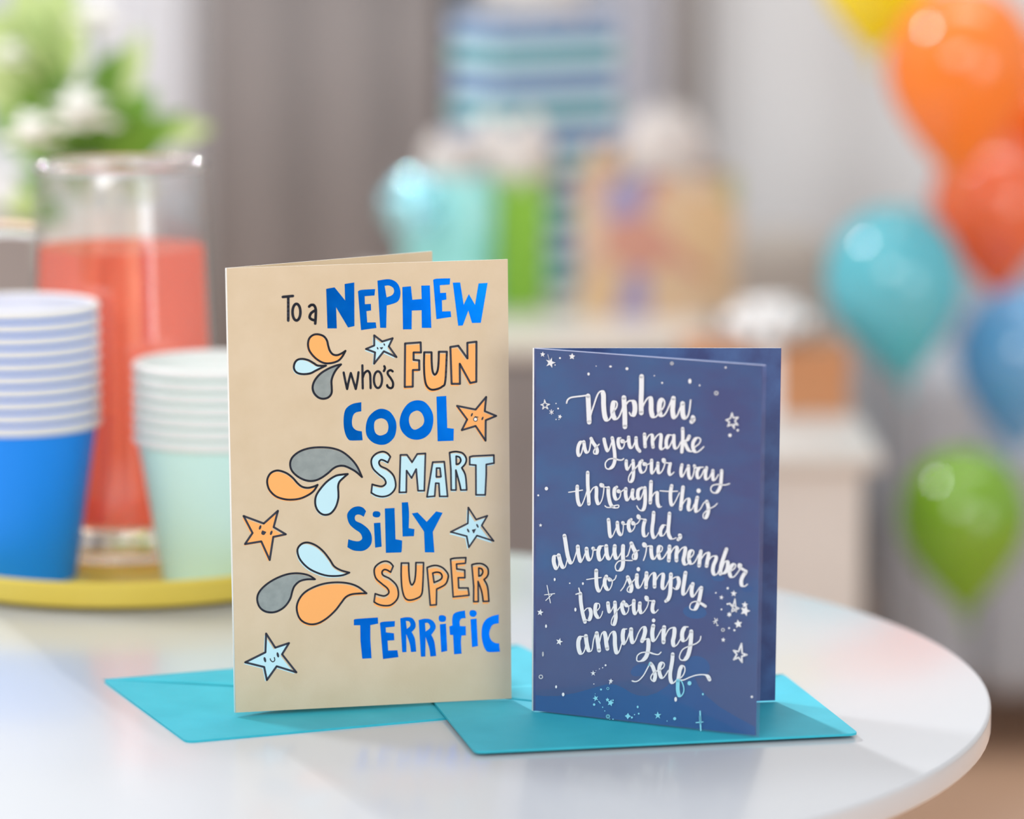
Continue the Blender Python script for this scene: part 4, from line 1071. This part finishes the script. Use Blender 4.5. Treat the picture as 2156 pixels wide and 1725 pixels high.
# sprinkled stars and dots
SHEETS = []; DOTS = {}
def sheet(mi):
    if mi not in DOTS:
        DOTS[mi] = Print(PA, n2); SHEETS.append((DOTS[mi], 'dot_print', mi))
    return DOTS[mi]
def sdot(cr, spec, mi=0):
    f, k = cr
    P = sheet(mi)
    for q in spec: P.disc(f(q[:2]), q[2] * k, 0.0001, mi, (q[3] if len(q) > 3 else q[2]) * k)
def sring(cr, spec, mi=0):
    f, k = cr
    P = sheet(mi)
    for (x, y, r, w) in spec: P.line([f((x + r * math.cos(a), y + r * math.sin(a))) for a in [2 * math.pi * i / 14 for i in range(14)]], w * k, 0.0001, mi, True)
def sstar(cr, spec, mi=0):
    f, k = cr
    for (x, y, r, n, rot, inner) in spec:
        P = Print(PA, n2); SHEETS.append((P, 'star_print', mi))
        P.fill([[f((x + (r if i % 2 == 0 else r * inner) * math.cos(rot + math.pi * i / n), y + (r if i % 2 == 0 else r * inner) * math.sin(rot + math.pi * i / n) * 1.05)) for i in range(2 * n)]], 0.00011, mi)
def sline(cr, w, spec, mi=0, closed=False):
    f, k = cr
    P = Print(PA, n2); SHEETS.append((P, 'star_print', mi))
    for s_ in spec: P.line([f(p[:2]) for p in parse(s_)], w * k, 0.00011, mi, closed)
ca = crop(1100, 710, 560, 2156)
sdot(ca, [(305, 170, 8), (265, 226, 5), (598, 235, 4), (537, 299, 10, 12), (715, 238, 11, 8), (848, 256, 12, 12), (1070, 313, 5), (1133, 371, 8), (1358, 357, 13, 20), (1437, 391, 7), (1648, 246, 8), (273, 538, 5), (290, 579, 7), (273, 667, 5), (297, 667, 4), (1746, 755, 10), (1683, 796, 14), (195, 1228, 14, 15), (129, 1283, 8)])
sring(ca, [(1212, 213, 10, 9), (1572, 454, 13, 10)])
sstar(ca, [(165, 140, 22, 5, -1.5, 0.45), (228, 208, 42, 5, -1.3, 0.4), (403, 157, 26, 5, -1.5, 0.5), (305, 645, 18, 5, -1.2, 0.5)])
sline(ca, 3, ['207,140 222,200'])
sline(ca, 8, ['180,508 192,540 222,545 196,556 208,582 184,566 165,583 172,556 150,548 176,540'], closed=True)
sline(ca, 6, ['236,588 236,626', '222,597 250,618', '222,618 252,598'])
sline(ca, 11, ['1700,615 1710,655 1750,650 1722,680 1748,712 1715,705 1718,740 1698,708 1664,722 1680,688 1650,672 1686,660'], closed=True)
cb_ = crop(1100, 1060, 560, 2156)
sstar(cb_, [(148, 178, 16, 5, -1.5, 0.4), (145, 885, 27, 5, -1.4, 0.45), (300, 1122, 30, 5, -1.3, 0.42)])
sdot(cb_, [(262, 618, 8, 13), (384, 648, 6), (491, 651, 8, 11), (430, 862, 9, 16), (192, 996, 8, 14), (167, 1222, 8, 20)])
sline(cb_, 7, ['200,665 228,808', '180,742 262,732', '190,788 240,740'])
sline(cb_, 11, ['458,688 468,725', '435,737 466,728'])
cc = crop(1470, 1220, 140, 1208)
sdot(cc, [(538, 163, 22), (323, 246, 15), (425, 548, 17), (535, 450, 18), (573, 443, 20), (563, 887, 18), (660, 926, 19), (352, 837, 22, 11)])
sring(cc, [(452, 920, 26, 18)])
sstar(cc, [(648, 258, 60, 5, -1.5, 0.42), (425, 330, 45, 5, -1.4, 0.4), (568, 640, 50, 6, -1.5, 0.5), (730, 812, 78, 5, -1.7, 0.48), (855, 575, 95, 5, 0.0, 0.48), (850, 465, 62, 5, -1.5, 0.45), (458, 1100, 45, 5, -1.5, 0.42)])
sline(cc, 14, ['300,705 340,810', '275,770 358,745', '290,805 350,715'])
sline(cc, 22, ['670,355 610,590 745,530 575,445 695,590'], closed=True)
sline(cc, 30, ['790,1168 800,1345 888,1373 792,1400 800,1508 735,1420 648,1460 705,1365 644,1295 735,1315'], closed=True)
cd = crop(1110, 1370, 250, 2156)
sdot(cd, [(287, 65, 18, 45), (527, 660, 18, 28), (655, 798, 24, 34), (1425, 268, 18), (1371, 313, 11), (1313, 334, 9), (1250, 365, 5), (1212, 608, 10)])
sdot(cd, [(1342, 708, 18), (1238, 787, 7), (1217, 982, 22), (1372, 1030, 10, 14), (1410, 1097, 10), (1560, 1248, 13, 10), (2008, 1025, 17, 24), (2027, 1147, 16), (1950, 1165, 11), (1903, 1217, 19), (1500, 1246, 8), (1560, 905, 12, 20)], 1)
sring(cd, [(250, 478, 32, 18)]); sring(cd, [(1467, 690, 21, 13), (1468, 1197, 26, 28)], 1)
sstar(cd, [(1200, 413, 52, 5, -1.6, 0.35), (1520, 555, 46, 5, -1.4, 0.42)]); sstar(cd, [(1245, 868, 56, 5, -1.9, 0.42), (1460, 895, 38, 5, -1.5, 0.5), (1515, 950, 62, 5, -1.3, 0.5), (1830, 1192, 56, 4, -1.5, 0.55)], 1)
sline(cd, 14, ['1520,560 1497,608']); sline(cd, 16, ['1300,922 1330,958'], 1)
ce = crop(1340, 1420, 300, 2156)
sdot(ce, [(595, 380, 20, 36), (1748, 342, 18)]); sdot(ce, [(1007, 302, 14, 18), (580, 672, 24, 24), (465, 708, 6, 11)], 1)
sstar(ce, [(325, 622, 58, 5, -1.6, 0.38)], 1); sline(ce, 24, ['965,560 968,700 975,850'], 1); sline(ce, 18, ['905,732 1008,722'], 1); sline(ce, 34, ['965,640 970,740'], 1)
for P, nm, mi in SHEETS:
    P.build(nm, [M['script'], M['script_cyan']], ac, ('pale cyan ' if mi else 'white ') + ('sprinkled dots' if nm == 'dot_print' else 'hand-drawn star'))
